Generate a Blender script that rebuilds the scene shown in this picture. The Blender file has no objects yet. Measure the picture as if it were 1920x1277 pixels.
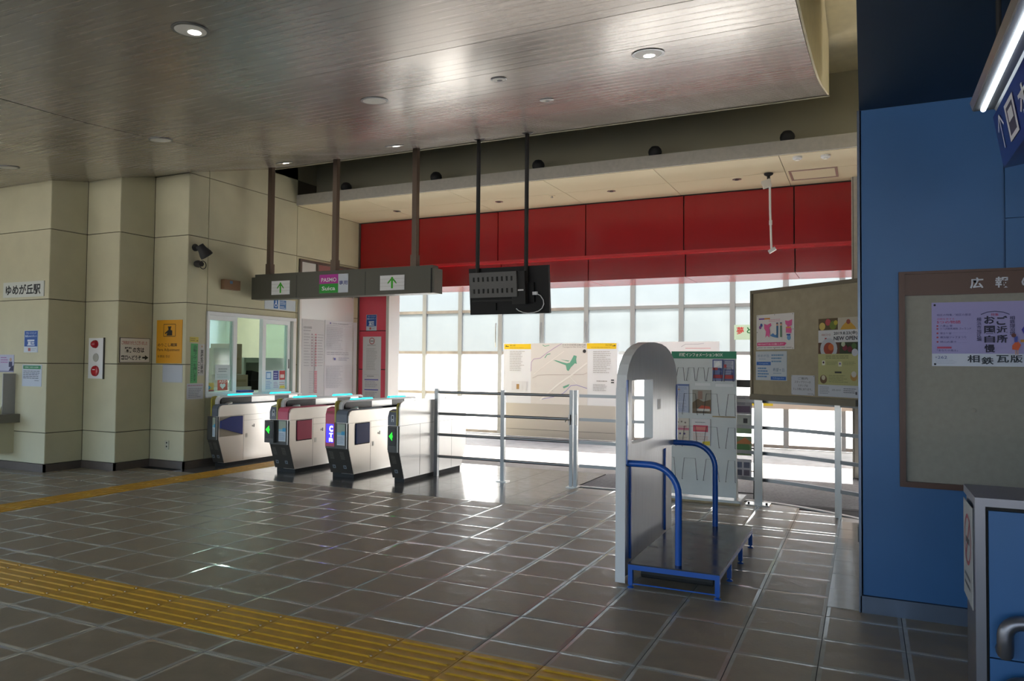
import bpy, bmesh, math, random
from mathutils import Vector, Matrix
random.seed(7)
S = bpy.context.scene
COL = S.collection
PI = math.pi

# ------------------------------------------------------------------ camera
def set_camera():
    yaw, pitch, roll = -0.4414, 0.0304, 0.0090
    cy, sy, cp, sp = math.cos(yaw), math.sin(yaw), math.cos(pitch), math.sin(pitch)
    fwd = Vector((sy*cp, cy*cp, sp)); rt = Vector((cy, -sy, 0)); up = rt.cross(fwd)
    r2 = rt*math.cos(roll) + up*math.sin(roll); u2 = up*math.cos(roll) - rt*math.sin(roll)
    cd = bpy.data.cameras.new('camera'); cam = bpy.data.objects.new('camera', cd); COL.objects.link(cam)
    cd.sensor_width = 36.0; cd.lens = 1402.05*36/1920; cd.clip_start = 0.05; cd.clip_end = 500
    cam.matrix_world = Matrix(((r2.x, u2.x, -fwd.x, 3.017), (r2.y, u2.y, -fwd.y, -4.393), (r2.z, u2.z, -fwd.z, 1.466), (0, 0, 0, 1)))
    S.camera = cam
set_camera()
# ------------------------------------------------------------------ sky, sun, exposure
SUN_EL = math.radians(58)
W = bpy.data.worlds.new('sky'); S.world = W; W.use_nodes = True
nt = W.node_tree; nt.nodes.clear()
sk = nt.nodes.new('ShaderNodeTexSky'); sk.sky_type = 'NISHITA'; sk.sun_disc = False
sk.sun_elevation = SUN_EL; sk.sun_rotation = 0.0; sk.dust_density = 3.5; sk.air_density = 1.0; sk.ozone_density = 1.0
bg = nt.nodes.new('ShaderNodeBackground'); bg.inputs[1].default_value = 0.42
wo = nt.nodes.new('ShaderNodeOutputWorld')
nt.links.new(sk.outputs[0], bg.inputs[0]); nt.links.new(bg.outputs[0], wo.inputs[0])
sd = bpy.data.lights.new('sun', 'SUN'); sd.energy = 17.0; sd.angle = 0.009; sd.color = (1.0, 0.96, 0.9)
so = bpy.data.objects.new('sun', sd); COL.objects.link(so); so.location = (0, 30, 40)
so.rotation_euler = Vector((-0.01, math.cos(SUN_EL), math.sin(SUN_EL))).to_track_quat('Z', 'Y').to_euler()
S.view_settings.view_transform = 'Standard'; S.view_settings.look = 'None'
S.view_settings.gamma = 1.0; S.view_settings.use_curve_mapping = False
S.view_settings.exposure = 1.15

# ------------------------------------------------------------------ materials
MATS = {}
def srgb(c):
    return tuple((x/12.92 if x <= 0.04045 else ((x+0.055)/1.055)**2.4) for x in c)
def hexc(h): return srgb(tuple(int(h[i:i+2], 16)/255 for i in (0, 2, 4)))
def mat(name, col, rough=0.5, metal=0.0, emit=None, es=0.0, noise=0.0, nscale=8.0, bump=0.0, bscale=60.0, spec=0.5, stretch=None, rnoise=0.0, coat=0.0, bdist=0.02):
    if name in MATS: return MATS[name]
    if isinstance(col, str): col = hexc(col)
    m = bpy.data.materials.new(name); m.use_nodes = True; MATS[name] = m
    t = m.node_tree; b = t.nodes['Principled BSDF']
    b.inputs['Base Color'].default_value = (*col, 1); b.inputs['Roughness'].default_value = rough
    b.inputs['Metallic'].default_value = metal; b.inputs['Specular IOR Level'].default_value = spec
    b.inputs['Coat Weight'].default_value = coat
    if emit is not None:
        if isinstance(emit, str): emit = hexc(emit)
        b.inputs['Emission Color'].default_value = (*emit, 1); b.inputs['Emission Strength'].default_value = es
    if noise or bump or rnoise:
        tc = t.nodes.new('ShaderNodeTexCoord'); mp = t.nodes.new('ShaderNodeMapping')
        t.links.new(tc.outputs['Object'], mp.inputs['Vector'])
        if stretch: mp.inputs['Scale'].default_value = stretch
        if noise or rnoise:
            n = t.nodes.new('ShaderNodeTexNoise'); n.inputs['Scale'].default_value = nscale; n.inputs['Detail'].default_value = 5
            t.links.new(mp.outputs[0], n.inputs['Vector'])
        if noise:
            rp = t.nodes.new('ShaderNodeValToRGB')
            rp.color_ramp.elements[0].position = 0.3; rp.color_ramp.elements[1].position = 0.7
            rp.color_ramp.elements[0].color = (*[max(0, x*(1-noise)) for x in col], 1)
            rp.color_ramp.elements[1].color = (*[min(1, x*(1+noise)) for x in col], 1)
            t.links.new(n.outputs['Fac'], rp.inputs['Fac']); t.links.new(rp.outputs[0], b.inputs['Base Color'])
        if rnoise:
            mr = t.nodes.new('ShaderNodeMapRange'); mr.inputs['From Min'].default_value = 0.3; mr.inputs['From Max'].default_value = 0.7
            mr.inputs['To Min'].default_value = max(0.02, rough-rnoise); mr.inputs['To Max'].default_value = rough+rnoise
            t.links.new(n.outputs['Fac'], mr.inputs['Value']); t.links.new(mr.outputs[0], b.inputs['Roughness'])
        if bump:
            n2 = t.nodes.new('ShaderNodeTexNoise'); n2.inputs['Scale'].default_value = bscale; n2.inputs['Detail'].default_value = 4
            t.links.new(mp.outputs[0], n2.inputs['Vector'])
            bp = t.nodes.new('ShaderNodeBump'); bp.inputs['Strength'].default_value = bump; bp.inputs['Distance'].default_value = bdist
            t.links.new(n2.outputs['Fac'], bp.inputs['Height']); t.links.new(bp.outputs[0], b.inputs['Normal'])
    return m
def ink(h):                                   # flat print colour
    return mat('ink_'+h, h, 0.55)
def pane_mat(name, transp, tint, trans_col):
    if name in MATS: return MATS[name]
    m = bpy.data.materials.new(name); m.use_nodes = True; MATS[name] = m
    t = m.node_tree; t.nodes.clear()
    out = t.nodes.new('ShaderNodeOutputMaterial'); a = t.nodes.new('ShaderNodeBsdfTransparent'); b = t.nodes.new('ShaderNodeBsdfTranslucent')
    d = t.nodes.new('ShaderNodeBsdfDiffuse'); g = t.nodes.new('ShaderNodeBsdfGlossy'); g.inputs['Roughness'].default_value = 0.08
    a.inputs[0].default_value = (*tint, 1); b.inputs[0].default_value = (*trans_col, 1); d.inputs[0].default_value = (*trans_col, 1)
    n = t.nodes.new('ShaderNodeTexNoise'); n.inputs['Scale'].default_value = 2.0
    mr = t.nodes.new('ShaderNodeMapRange'); mr.inputs['To Min'].default_value = max(0, 1-transp-0.08); mr.inputs['To Max'].default_value = min(1, 1-transp+0.08)
    t.links.new(n.outputs['Fac'], mr.inputs['Value'])
    m0 = t.nodes.new('ShaderNodeMixShader'); m0.inputs[0].default_value = 0.12
    t.links.new(b.outputs[0], m0.inputs[1]); t.links.new(d.outputs[0], m0.inputs[2])
    m1 = t.nodes.new('ShaderNodeMixShader'); t.links.new(mr.outputs[0], m1.inputs[0])
    t.links.new(a.outputs[0], m1.inputs[1]); t.links.new(m0.outputs[0], m1.inputs[2])
    m2 = t.nodes.new('ShaderNodeMixShader'); m2.inputs[0].default_value = 0.06
    t.links.new(m1.outputs[0], m2.inputs[1]); t.links.new(g.outputs[0], m2.inputs[2])
    t.links.new(m2.outputs[0], out.inputs[0])
    return m
M = {}
M['tile'] = mat('floor_tile_matte', (0.30, 0.245, 0.172), 0.44, spec=0.4, noise=0.16, nscale=7, bump=0.25, bscale=45, rnoise=0.10, bdist=0.004)
M['tile_rim'] = mat('floor_tile_polished_rim', (0.46, 0.44, 0.38), 0.10, noise=0.08, nscale=12)
M['grout'] = mat('floor_grout', (0.030, 0.030, 0.028), 0.9)
M['dark_tile'] = mat('gate_zone_tile', (0.12, 0.118, 0.112), 0.16, noise=0.1, nscale=9, rnoise=0.03, spec=0.7)
M['asphalt'] = mat('asphalt', (0.115, 0.115, 0.118), 0.85, noise=0.3, nscale=30, bump=0.5, bscale=220, bdist=0.006)
M['concrete'] = mat('pale_concrete', (0.42, 0.41, 0.38), 0.8, noise=0.12, nscale=6)
M['curb'] = mat('curb_stone', (0.62, 0.61, 0.57), 0.5, noise=0.08)
M['tact'] = mat('tactile_yellow', (0.68, 0.37, 0.025), 0.38, noise=0.12, nscale=14)
M['brass'] = mat('tactile_stud', (0.45, 0.33, 0.2), 0.35, metal=0.8)
M['ceil'] = mat('ceiling_metal', (0.42, 0.38, 0.34), 0.25, metal=0.5, noise=0.06, nscale=3, stretch=(0.3, 12, 1), rnoise=0.05)
M['gap'] = mat('joint_black', (0.02, 0.02, 0.02), 0.8)
M['wall'] = mat('beige_wall_panel', (0.56, 0.53, 0.365), 0.75, noise=0.05, nscale=3, bump=0.12, bscale=120, bdist=0.003)
M['wallgap'] = mat('wall_joint_brown', (0.10, 0.085, 0.06), 0.8)
M['base'] = mat('baseboard_brown', (0.115, 0.09, 0.075), 0.35, noise=0.1)
M['red'] = mat('red_panel', (0.34, 0.010, 0.014), 0.18, noise=0.05, nscale=1.5)
M['redfin'] = mat('red_fin', (0.55, 0.012, 0.018), 0.3)
M['redcol_glare'] = mat('red_column_glare', (0.68, 0.075, 0.12), 0.22)  # panel red made lighter and pinker: glare on the column put into the colour
M['soffit'] = mat('soffit_cream', (0.72, 0.63, 0.43), 0.65)
M['cream'] = mat('cream_plaster', (0.86, 0.78, 0.55), 0.7, noise=0.05)
M['fascia'] = mat('grey_fascia', (0.46, 0.43, 0.37), 0.6, noise=0.06, nscale=20)
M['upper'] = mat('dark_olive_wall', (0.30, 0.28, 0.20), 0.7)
M['blue'] = mat('blue_wall', (0.030, 0.128, 0.325), 0.45, noise=0.05, nscale=2, bump=0.08, bscale=90, bdist=0.003)
M['navy'] = mat('navy_soffit', (0.025, 0.05, 0.09), 0.6)
M['bluebase'] = mat('blue_skirting', (0.15, 0.19, 0.27), 0.25, metal=0.4)
M['steel'] = mat('stainless', (0.50, 0.49, 0.47), 0.30, metal=1.0, noise=0.03, nscale=3, rnoise=0.03)
M['gate'] = mat('gate_stainless', (0.80, 0.77, 0.73), 0.28, metal=0.70, noise=0.04, nscale=2)
M['gatewhite'] = mat('gate_satin_white', (0.76, 0.75, 0.73), 0.30, metal=0.35)
M['rail'] = mat('rail_steel', (0.29, 0.30, 0.31), 0.36, metal=0.85)
M['alu'] = mat('aluminium_frame', (0.66, 0.64, 0.60), 0.45, metal=0.2)
M['mull'] = mat('screen_mullion', (0.36, 0.355, 0.34), 0.5, metal=0.2)
M['alubrown'] = mat('weathered_transom', (0.36, 0.31, 0.265), 0.55, metal=0.1, noise=0.2, nscale=5)
M['white'] = mat('white_paint', (0.78, 0.79, 0.80), 0.4)
M['rack'] = mat('rack_white', (0.66, 0.68, 0.67), 0.45, noise=0.04, nscale=5)
M['rust'] = mat('rust_stain', (0.40, 0.31, 0.18), 0.8, noise=0.3)
M['black'] = mat('black_plastic', (0.015, 0.015, 0.016), 0.35)
M['blackm'] = mat('black_matte', (0.022, 0.022, 0.022), 0.7)
M['dkgrey'] = mat('dark_grey_plastic', (0.075, 0.075, 0.072), 0.45)
M['gfront'] = mat('gate_front_grey', (0.055, 0.050, 0.043), 0.45)
M['tvblack'] = mat('monitor_black', (0.009, 0.009, 0.010), 0.55, spec=0.25)
M['slate'] = mat('gate_slate_blue', (0.14, 0.16, 0.20), 0.4)
M['pink'] = mat('gate_pink', (0.62, 0.10, 0.17), 0.4)
M['flapblue'] = mat('flap_blue', (0.03, 0.055, 0.28), 0.5)
M['flapnavy'] = mat('flap_navy', (0.06, 0.08, 0.21), 0.5)
M['gold'] = mat('gate_yellow_edge', (0.42, 0.36, 0.06), 0.4)
M['cyan'] = mat('cyan_lamp', (0.0, 0.5, 0.55), 0.4, emit=(0.0, 0.85, 1.0), es=1.3)
M['green_led'] = mat('green_led', (0, 0.3, 0), 0.4, emit=(0.01, 0.9, 0.02), es=1.2)
M['white_led'] = mat('white_led', (0.5, 0.5, 0.5), 0.4, emit=(0.8, 0.82, 1.0), es=1.3)
M['blue_led'] = mat('blue_led', (0.02, 0.02, 0.3), 0.3, emit=(0.03, 0.02, 0.55), es=1.0)
M['signbar'] = mat('sign_bar_olive', (0.085, 0.082, 0.062), 0.5)
M['post'] = mat('brown_hanger', (0.12, 0.085, 0.06), 0.45, metal=0.3)
M['standblue'] = mat('stand_blue', (0.012, 0.105, 0.48), 0.28, coat=0.3)
M['platform'] = mat('platform_dark', (0.045, 0.042, 0.045), 0.2, noise=0.2, nscale=6, rnoise=0.08)
M['panelalu'] = mat('panel_aluminium', (0.66, 0.66, 0.67), 0.38, metal=0.55, noise=0.05, nscale=3, stretch=(1, 14, 1))
M['cork'] = mat('board_beige', (0.36, 0.31, 0.215), 0.85, noise=0.08, nscale=12, bump=0.1, bscale=200, bdist=0.002)
M['boardframe'] = mat('board_bronze_frame', (0.20, 0.17, 0.125), 0.4, metal=0.4)
M['brownframe'] = mat('notice_brown_frame', (0.085, 0.038, 0.026), 0.45)
M['noticefelt'] = mat('notice_grey_felt', (0.30, 0.29, 0.255), 0.9, noise=0.05, nscale=30)
M['paper'] = mat('paper_white', (0.80, 0.80, 0.80), 0.6)
M['wire'] = mat('wire_dark', (0.05, 0.05, 0.055), 0.4, metal=0.5)
M['glass'] = pane_mat('office_glass', 0.9, (0.82, 0.92, 0.88), (0.6, 0.7, 0.68))
M['frost'] = pane_mat('frosted_pane', 0.0, (1, 1, 1), (0.95, 0.96, 0.95))
M['hazy'] = pane_mat('hazy_pane', 0.34, (0.62, 0.66, 0.68), (0.20, 0.215, 0.22))
M['bulb'] = mat('lamp_glow', (0.9, 0.9, 0.85), 0.4, emit=(1.0, 0.96, 0.84), es=9)
M['tube'] = mat('tube_glow', (0.9, 0.9, 0.9), 0.4, emit=(0.80, 0.90, 1.0), es=4.5)
M['office_fill_tube'] = mat('office_fill_glow', (0.9, 0.9, 0.9), 0.4, emit=(0.85, 1.0, 0.92), es=150)  # strong glow of the unseen lamp added to light the office
M['reflector'] = mat('lamp_reflector', (0.86, 0.85, 0.78), 0.4)
M['reddome'] = mat('red_lens', (0.45, 0.02, 0.03), 0.2)
M['brown'] = mat('brown_plastic', (0.23, 0.13, 0.07), 0.5)
M['carton'] = mat('carton_brown', (0.34, 0.27, 0.18), 0.8)
M['offgreen'] = mat('office_green', (0.36, 0.44, 0.35), 0.6)
M['offwall'] = mat('office_wall', (0.70, 0.75, 0.70), 0.8)

# ------------------------------------------------------------------ mesh builder
def empty(name, loc=(0, 0, 0), rz=0.0):
    o = bpy.data.objects.new(name, None); COL.objects.link(o); o.location = loc; o.rotation_euler = (0, 0, rz)
    o.empty_display_size = 0.1
    return o
def tag(o, label=None, cat=None, group=None, kind=None):
    if label: o['label'] = label
    if cat: o['category'] = cat
    if group: o['group'] = group
    if kind: o['kind'] = kind
    return o
def thing(name, label, cat, loc=(0, 0, 0), rz=0.0, group=None):
    return tag(empty(name, loc, rz), label, cat, group)
def root_offset(p):
    v = Vector((0, 0, 0))
    while p is not None: v += p.location; p = p.parent
    return v
class MB:
    def __init__(s): s.v = []; s.f = []; s.mi = []; s.mats = []
    def slot(s, m):
        if isinstance(m, str): m = M[m]
        if m not in s.mats: s.mats.append(m)
        return s.mats.index(m)
    def add(s, vs, fs, m):
        k = len(s.v); i = s.slot(m); s.v += [tuple(v) for v in vs]
        for f in fs: s.f.append(tuple(k+a for a in f)); s.mi.append(i)
        return s
    def box(s, x0, x1, y0, y1, z0, z1, m):
        vs = [(x, y, z) for x in (x0, x1) for y in (y0, y1) for z in (z0, z1)]
        return s.add(vs, [(0, 1, 3, 2), (4, 6, 7, 5), (0, 4, 5, 1), (2, 3, 7, 6), (0, 2, 6, 4), (1, 5, 7, 3)], m)
    def obox(s, c, ax, ay, az, hx, hy, hz, m):
        c = Vector(c); ax = Vector(ax); ay = Vector(ay); az = Vector(az)
        vs = [c+ax*(hx*i)+ay*(hy*j)+az*(hz*k) for i in (-1, 1) for j in (-1, 1) for k in (-1, 1)]
        return s.add(vs, [(0, 1, 3, 2), (4, 6, 7, 5), (0, 4, 5, 1), (2, 3, 7, 6), (0, 2, 6, 4), (1, 5, 7, 3)], m)
    def prism(s, poly, axis, a, b, m):          # poly of 2D points; axis 'x': (y,z) 'y': (x,z) 'z': (x,y)
        def p3(p, t): return {'x': (t, p[0], p[1]), 'y': (p[0], t, p[1]), 'z': (p[0], p[1], t)}[axis]
        n = len(poly); vs = [p3(p, a) for p in poly]+[p3(p, b) for p in poly]
        fs = [tuple(range(n)), tuple(range(2*n-1, n-1, -1))]+[(i, i+n, (i+1) % n+n, (i+1) % n) for i in range(n)]
        return s.add(vs, fs, m)
    def tube(s, pts, r, m, n=8, cap=True, sq=None):
        pts = [Vector(p) for p in pts]; rings = []; prev = None
        for i, p in enumerate(pts):
            d = (pts[min(i+1, len(pts)-1)]-pts[max(i-1, 0)]).normalized()
            if prev is None:
                ref = Vector((0, 0, 1)) if abs(d.z) < 0.9 else Vector((0, 1, 0))
                u = d.cross(ref).normalized()
            else: u = (prev-d*prev.dot(d)).normalized()
            prev = u; w = d.cross(u)
            rr = r[i] if isinstance(r, (list, tuple)) else r
            rings.append([p+(u*math.cos(2*PI*k/n)+w*math.sin(2*PI*k/n))*rr for k in range(n)])
        vs = [v for rg in rings for v in rg]; fs = []
        for i in range(len(pts)-1):
            for k in range(n): fs.append((i*n+k, i*n+(k+1) % n, (i+1)*n+(k+1) % n, (i+1)*n+k))
        if cap: fs.append(tuple(range(n-1, -1, -1))); fs.append(tuple((len(pts)-1)*n+k for k in range(n)))
        return s.add(vs, fs, m)
    def lathe(s, prof, c, axis, m, n=24):       # prof [(r, t)] along axis vector
        c = Vector(c); axis = Vector(axis).normalized()
        u = axis.cross(Vector((0, 0, 1)) if abs(axis.z) < 0.9 else Vector((1, 0, 0))).normalized(); w = axis.cross(u)
        vs = []; fs = []
        for r, t in prof:
            for k in range(n): vs.append(c+axis*t+(u*math.cos(2*PI*k/n)+w*math.sin(2*PI*k/n))*r)
        for i in range(len(prof)-1):
            for k in range(n): fs.append((i*n+k, i*n+(k+1) % n, (i+1)*n+(k+1) % n, (i+1)*n+k))
        if prof[0][0] > 1e-6: fs.append(tuple(range(n-1, -1, -1)))
        if prof[-1][0] > 1e-6: fs.append(tuple((len(prof)-1)*n+k for k in range(n)))
        return s.add(vs, fs, m)
    def ribbon(s, pts, hw, hh, m):               # flat bar along a path: half width (horizontal) and half height
        pts = [Vector(p) for p in pts]; vs = []; fs = []
        for i, p in enumerate(pts):
            d = pts[min(i+1, len(pts)-1)]-pts[max(i-1, 0)]
            nrm = Vector((-d.y, d.x, 0)).normalized()
            for a, b in ((-1, -1), (1, -1), (1, 1), (-1, 1)): vs.append(p+nrm*hw*a+Vector((0, 0, hh*b)))
        for i in range(len(pts)-1):
            for k in range(4): fs.append((i*4+k, i*4+(k+1) % 4, (i+1)*4+(k+1) % 4, (i+1)*4+k))
        fs += [(3, 2, 1, 0), tuple((len(pts)-1)*4+k for k in range(4))]
        return s.add(vs, fs, m)
    def mesh(s, name, off=(0, 0, 0), smooth=False):
        off = Vector(off)
        me = bpy.data.meshes.new(name); me.from_pydata([tuple(Vector(v)-off) for v in s.v], [], s.f)
        for m in s.mats: me.materials.append(m)
        me.polygons.foreach_set('material_index', s.mi)
        me.update()
        bm = bmesh.new(); bm.from_mesh(me); bmesh.ops.recalc_face_normals(bm, faces=bm.faces); bm.to_mesh(me); bm.free()
        if smooth:
            me.polygons.foreach_set('use_smooth', [True]*len(me.polygons))
            try: me.set_sharp_from_angle(angle=math.radians(40))
            except Exception: pass
        return me
    def build(s, name, parent=None, local=False, smooth=False, origin=None):
        off = Vector((0, 0, 0))
        if origin is not None: off = Vector(origin)
        elif parent is not None and not local: off = root_offset(parent)
        o = bpy.data.objects.new(name, s.mesh(name, off, smooth)); COL.objects.link(o)
        if origin is not None: o.location = off
        if parent is not None: o.parent = parent
        if parent is not None and origin is not None: o.location = off-root_offset(parent)
        return o
def struct(name, mb, parent=None, label=None, smooth=False):
    o = mb.build(name, parent, smooth=smooth)
    o['kind'] = 'structure'
    if label: o['label'] = label
    return o
def inst(src, parent, loc, rot=None, name=None):
    o = src.copy(); COL.objects.link(o); o.parent = parent; o.location = loc
    if rot: o.rotation_euler = rot
    return o
def circle_pts(cx, cy, r, n=16, a0=0, a1=2*PI): return [(cx+r*math.cos(a0+(a1-a0)*k/n), cy+r*math.sin(a0+(a1-a0)*k/n)) for k in range(n)]

# ------------------------------------------------------------------ flat print: posters, signs, lettering
TXT = {}
def text_geo(body, bold=0.0, align='L', vertical=False):
    key = (body, bold, vertical)
    if key in TXT: return TXT[key]
    c = bpy.data.curves.new('lettering_source', 'FONT'); c.size = 1; c.resolution_u = 2; c.offset = bold
    c.body = '\n'.join(body) if vertical else body
    if vertical: c.align_x = 'CENTER'; c.space_line = 0.95
    o = bpy.data.objects.new('lettering_source', c); COL.objects.link(o)
    me = bpy.data.meshes.new_from_object(o.evaluated_get(bpy.context.evaluated_depsgraph_get()))
    vs = [(v.co.x, v.co.y) for v in me.vertices]; fs = [tuple(p.vertices) for p in me.polygons]
    bpy.data.objects.remove(o); bpy.data.curves.remove(c); bpy.data.meshes.remove(me)
    if vs:
        x0 = min(v[0] for v in vs); x1 = max(v[0] for v in vs); y0 = min(v[1] for v in vs); y1 = max(v[1] for v in vs)
        vs = [((x-x0)/max(1e-6, x1-x0), (y-y0)/max(1e-6, y1-y0)) for x, y in vs]
    TXT[key] = (vs, fs); return TXT[key]
class Sheet:
    """print laid on a plane: origin o, right r, up u (unit vectors), size w x h; coordinates are fractions"""
    def __init__(s, o, r, u, w, h, step=0.0009):
        s.o = Vector(o); s.r = Vector(r).normalized(); s.u = Vector(u).normalized(); s.n = s.r.cross(s.u); s.w = w; s.h = h
        s.mb = MB(); s.k = 1; s.step = step
    def P(s, a, b, k): return s.o+s.r*(a*s.w)+s.u*(b*s.h)+s.n*(k*s.step)
    def poly(s, pts, c):
        m = ink(c) if isinstance(c, str) and c not in M else M[c] if isinstance(c, str) else c
        s.mb.add([s.P(a, b, s.k) for a, b in pts], [tuple(range(len(pts)))], m); s.k += 0.25
        return s
    def rect(s, a0, b0, a1, b1, c): return s.poly([(a0, b0), (a1, b0), (a1, b1), (a0, b1)], c)
    def circ(s, a, b, ra, c, n=18):
        rb = ra*s.w/s.h
        return s.poly([(a+ra*math.cos(2*PI*k/n), b+rb*math.sin(2*PI*k/n)) for k in range(n)], c)
    def ring(s, a, b, ra, t, c, n=22):
        rb = ra*s.w/s.h; m = ink(c); ps = []
        for k in range(n):
            cs, sn = math.cos(2*PI*k/n), math.sin(2*PI*k/n)
            ps += [s.P(a+ra*cs, b+rb*sn, s.k), s.P(a+ra*(1-t)*cs, b+rb*(1-t)*sn, s.k)]
        s.mb.add(ps, [(2*k, (2*k+2) % (2*n), (2*k+3) % (2*n), 2*k+1) for k in range(n)], m); s.k += 0.25
        return s
    def text(s, a0, b0, a1, b1, body, c, bold=0.0, vertical=False):
        vs, fs = text_geo(body, bold, vertical=vertical)
        m = ink(c) if c not in M else M[c]
        s.mb.add([s.P(a0+(a1-a0)*x, b0+(b1-b0)*y, s.k) for x, y in vs], fs, m); s.k += 0.25
        return s
    def lines(s, a0, b0, a1, b1, n, c, jag=0.3, t=0.35):
        rnd = random.Random(int(a0*991+b0*577+n)); m = ink(c); d = (b1-b0)/n
        for i in range(n):
            y = b1-d*(i+0.5); e = a1-(a1-a0)*jag*rnd.random(); x = a0
            while x < e:
                x2 = min(e, x+(a1-a0)*rnd.uniform(0.08, 0.22))
                s.mb.add([s.P(x, y-d*t/2, s.k), s.P(x2, y-d*t/2, s.k), s.P(x2, y+d*t/2, s.k), s.P(x, y+d*t/2, s.k)], [(0, 1, 2, 3)], m)
                x = x2+(a1-a0)*0.02
        s.k += 0.25
        return s
    def stroke(s, pts, t, c):
        m = ink(c)
        for (a0, b0), (a1, b1) in zip(pts, pts[1:]):
            p, q = s.P(a0, b0, s.k), s.P(a1, b1, s.k); d = (q-p).normalized(); nn = s.n.cross(d)*t/2
            s.mb.add([p-nn, q-nn, q+nn, p+nn], [(0, 1, 2, 3)], m)
        s.k += 0.25
        return s
def poster(name, label, cat, o, r, u, w, h, back='F2F2F0', thick=0.003, draw=None, group=None, parent=None):
    """sheet standing proud of its wall; o = lower-left corner on the wall, r = right as seen, u = up"""
    sh = Sheet(o, r, u, w, h); c = sh.o+sh.r*(w/2)+sh.u*(h/2)
    mb = MB(); mb.obox(c+sh.n*(thick/2), sh.r, sh.u, sh.n, w/2, h/2, thick/2, ink(back) if back not in M else M[back])
    root = mb.build(name, parent, origin=tuple(c) if parent is None else None)
    if parent is None: tag(root, label, cat, group)
    sh.o = sh.o+sh.n*thick
    if draw:
        draw(sh)
        if sh.mb.v: tag(sh.mb.build('print', root), kind='stuff')
    return root
XR, ZU, YR = (1, 0, 0), (0, 0, 1), (0, 1, 0)
# ================================================================== SETTING
CEY = [-12, -4, -1.5, 0, 0.6, 1.1, 1.8, 2.3, 2.85, 3.5, 4.35]
CEZ = [3.50, 3.54, 3.56, 3.60, 3.645, 3.70, 3.80, 3.89, 4.02, 4.19, 4.42]
def ceil_z(y):
    for a, b, c, d in zip(CEY, CEY[1:], CEZ, CEZ[1:]):
        if y <= b: return c+(d-c)*(y-a)/(b-a)
    return CEZ[-1]
def ceil_slope(y): return (ceil_z(y+0.15)-ceil_z(y-0.15))/0.3
# ---- floor: grey square tiles with polished rims, one object per tile
T = 0.4
fl = MB(); fl.box(-9.2, 6.2, -12, 4.10, -0.10, -0.006, 'grout')
floor = struct('floor', fl, label='grey square tiled concourse floor with pale polished tile rims')
def tile_mesh(w, d, rim=0.020):
    mb = MB(); a, b = w/2-0.002, d/2-0.002; i, j = a-rim, b-rim
    q = lambda x, y, z: [(-x, -y, z), (x, -y, z), (x, y, z), (-x, y, z)]
    mb.add(q(a, b, -0.008)+q(a, b, -0.0012), [(k, (k+1) % 4, (k+1) % 4+4, k+4) for k in range(4)], 'tile_rim')
    mb.add(q(a, b, -0.0012)+q(i, j, 0.0), [(k, (k+1) % 4, (k+1) % 4+4, k+4) for k in range(4)], 'tile_rim')
    mb.add(q(i, j, 0.0), [(0, 1, 2, 3)], 'tile')
    return mb
cells = []
def rows(lo, hi):
    r = []; y = lo
    while y < hi-1e-6: r.append((y, min(hi, y+T))); y += T
    return r
YB = rows(-12.0, -1.6)+[(-1.6, -1.4), (-1.0, -0.8)]+rows(-0.8, 2.4)+[(2.4, 2.7)]
XB = [(x, x+T) for x in [-9.2+0.4*k for k in range(38)]]
SX0, SX1 = -4.85, -4.45
def cut(x0, x1):                             # leave room for the lane strip that runs to the gates
    if x1 <= SX0 or x0 >= SX1: return [(x0, x1)]
    return [p for p in ((x0, SX0), (SX1, x1)) if p[1]-p[0] > 0.02]
CAMP = Vector((3.017, -4.393, 1.466)); FW = Vector((math.sin(-0.4414), math.cos(-0.4414)))
BAYS = {}
def seen(cx, cy):
    d = Vector((cx-CAMP.x, cy-CAMP.y)); z = d.dot(FW); x = d.x*FW.y-d.y*FW.x
    return z > 1.9 and abs(x) < 0.72*z+0.4
def hidden_by_wall(cx, cy):
    return (cx > 2.99 and cy > 0.55) or (cx < -6.6 and cy > 1.82) or (cx < -5.94 and cy > 2.33)
for (y0, y1) in YB:
    for (x0, x1) in XB:
        for (a, b) in cut(x0, x1): cells.append((a, b, y0, y1))
for k in range(8):                            # paving right of the gate zone, up to the curb
    for (x0, x1) in [(-0.12, 0.0)]+[(0.0+T*i, T*(i+1)) for i in range(8)]:
        y0 = 2.7+ (0 if k == 0 else 0.1+T*(k-1)); y1 = 2.8+T*k if k else 2.8
        y1 = min(y1, 4.02)
        if x0 > 2.0 and y1 > 3.75: y1 = 3.75 if x0 < 2.7 else 3.45
        if y1-y0 > 0.03 and x1 < 3.3: cells.append((x0, x1, y0, y1))
vis = [c for c in cells if seen((c[0]+c[1])/2, (c[2]+c[3])/2) and not hidden_by_wall((c[0]+c[1])/2, (c[2]+c[3])/2)]
def near(c): return ((c[0]+c[1])/2-CAMP.x)**2+((c[2]+c[3])/2-CAMP.y)**2
vis.sort(key=near)
TM = {}
for (x0, x1, y0, y1) in vis[:299]:
    key = (round(x1-x0, 3), round(y1-y0, 3))
    if key not in TM: TM[key] = tile_mesh(x1-x0, y1-y0).mesh('floor_tile')
    o = bpy.data.objects.new('floor_tile', TM[key]); COL.objects.link(o); o.parent = floor
    o.location = ((x0+x1)/2, (y0+y1)/2, random.uniform(-0.0006, 0.0004))
    o.rotation_euler = (random.uniform(-1, 1)*0.0006, random.uniform(-1, 1)*0.0006, 0)
done = set(vis[:299]); rest = MB()
for c in cells:
    if c in done: continue
    t = tile_mesh(c[1]-c[0], c[3]-c[2])
    cx, cy = (c[0]+c[1])/2, (c[2]+c[3])/2
    k = len(rest.v); rest.v += [(v[0]+cx, v[1]+cy, v[2]) for v in t.v]
    mp = [rest.slot(m) for m in t.mats]
    rest.f += [tuple(k+i for i in f) for f in t.f]; rest.mi += [mp[i] for i in t.mi]
tag(rest.build('floor_tile', floor), kind='stuff')
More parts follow.
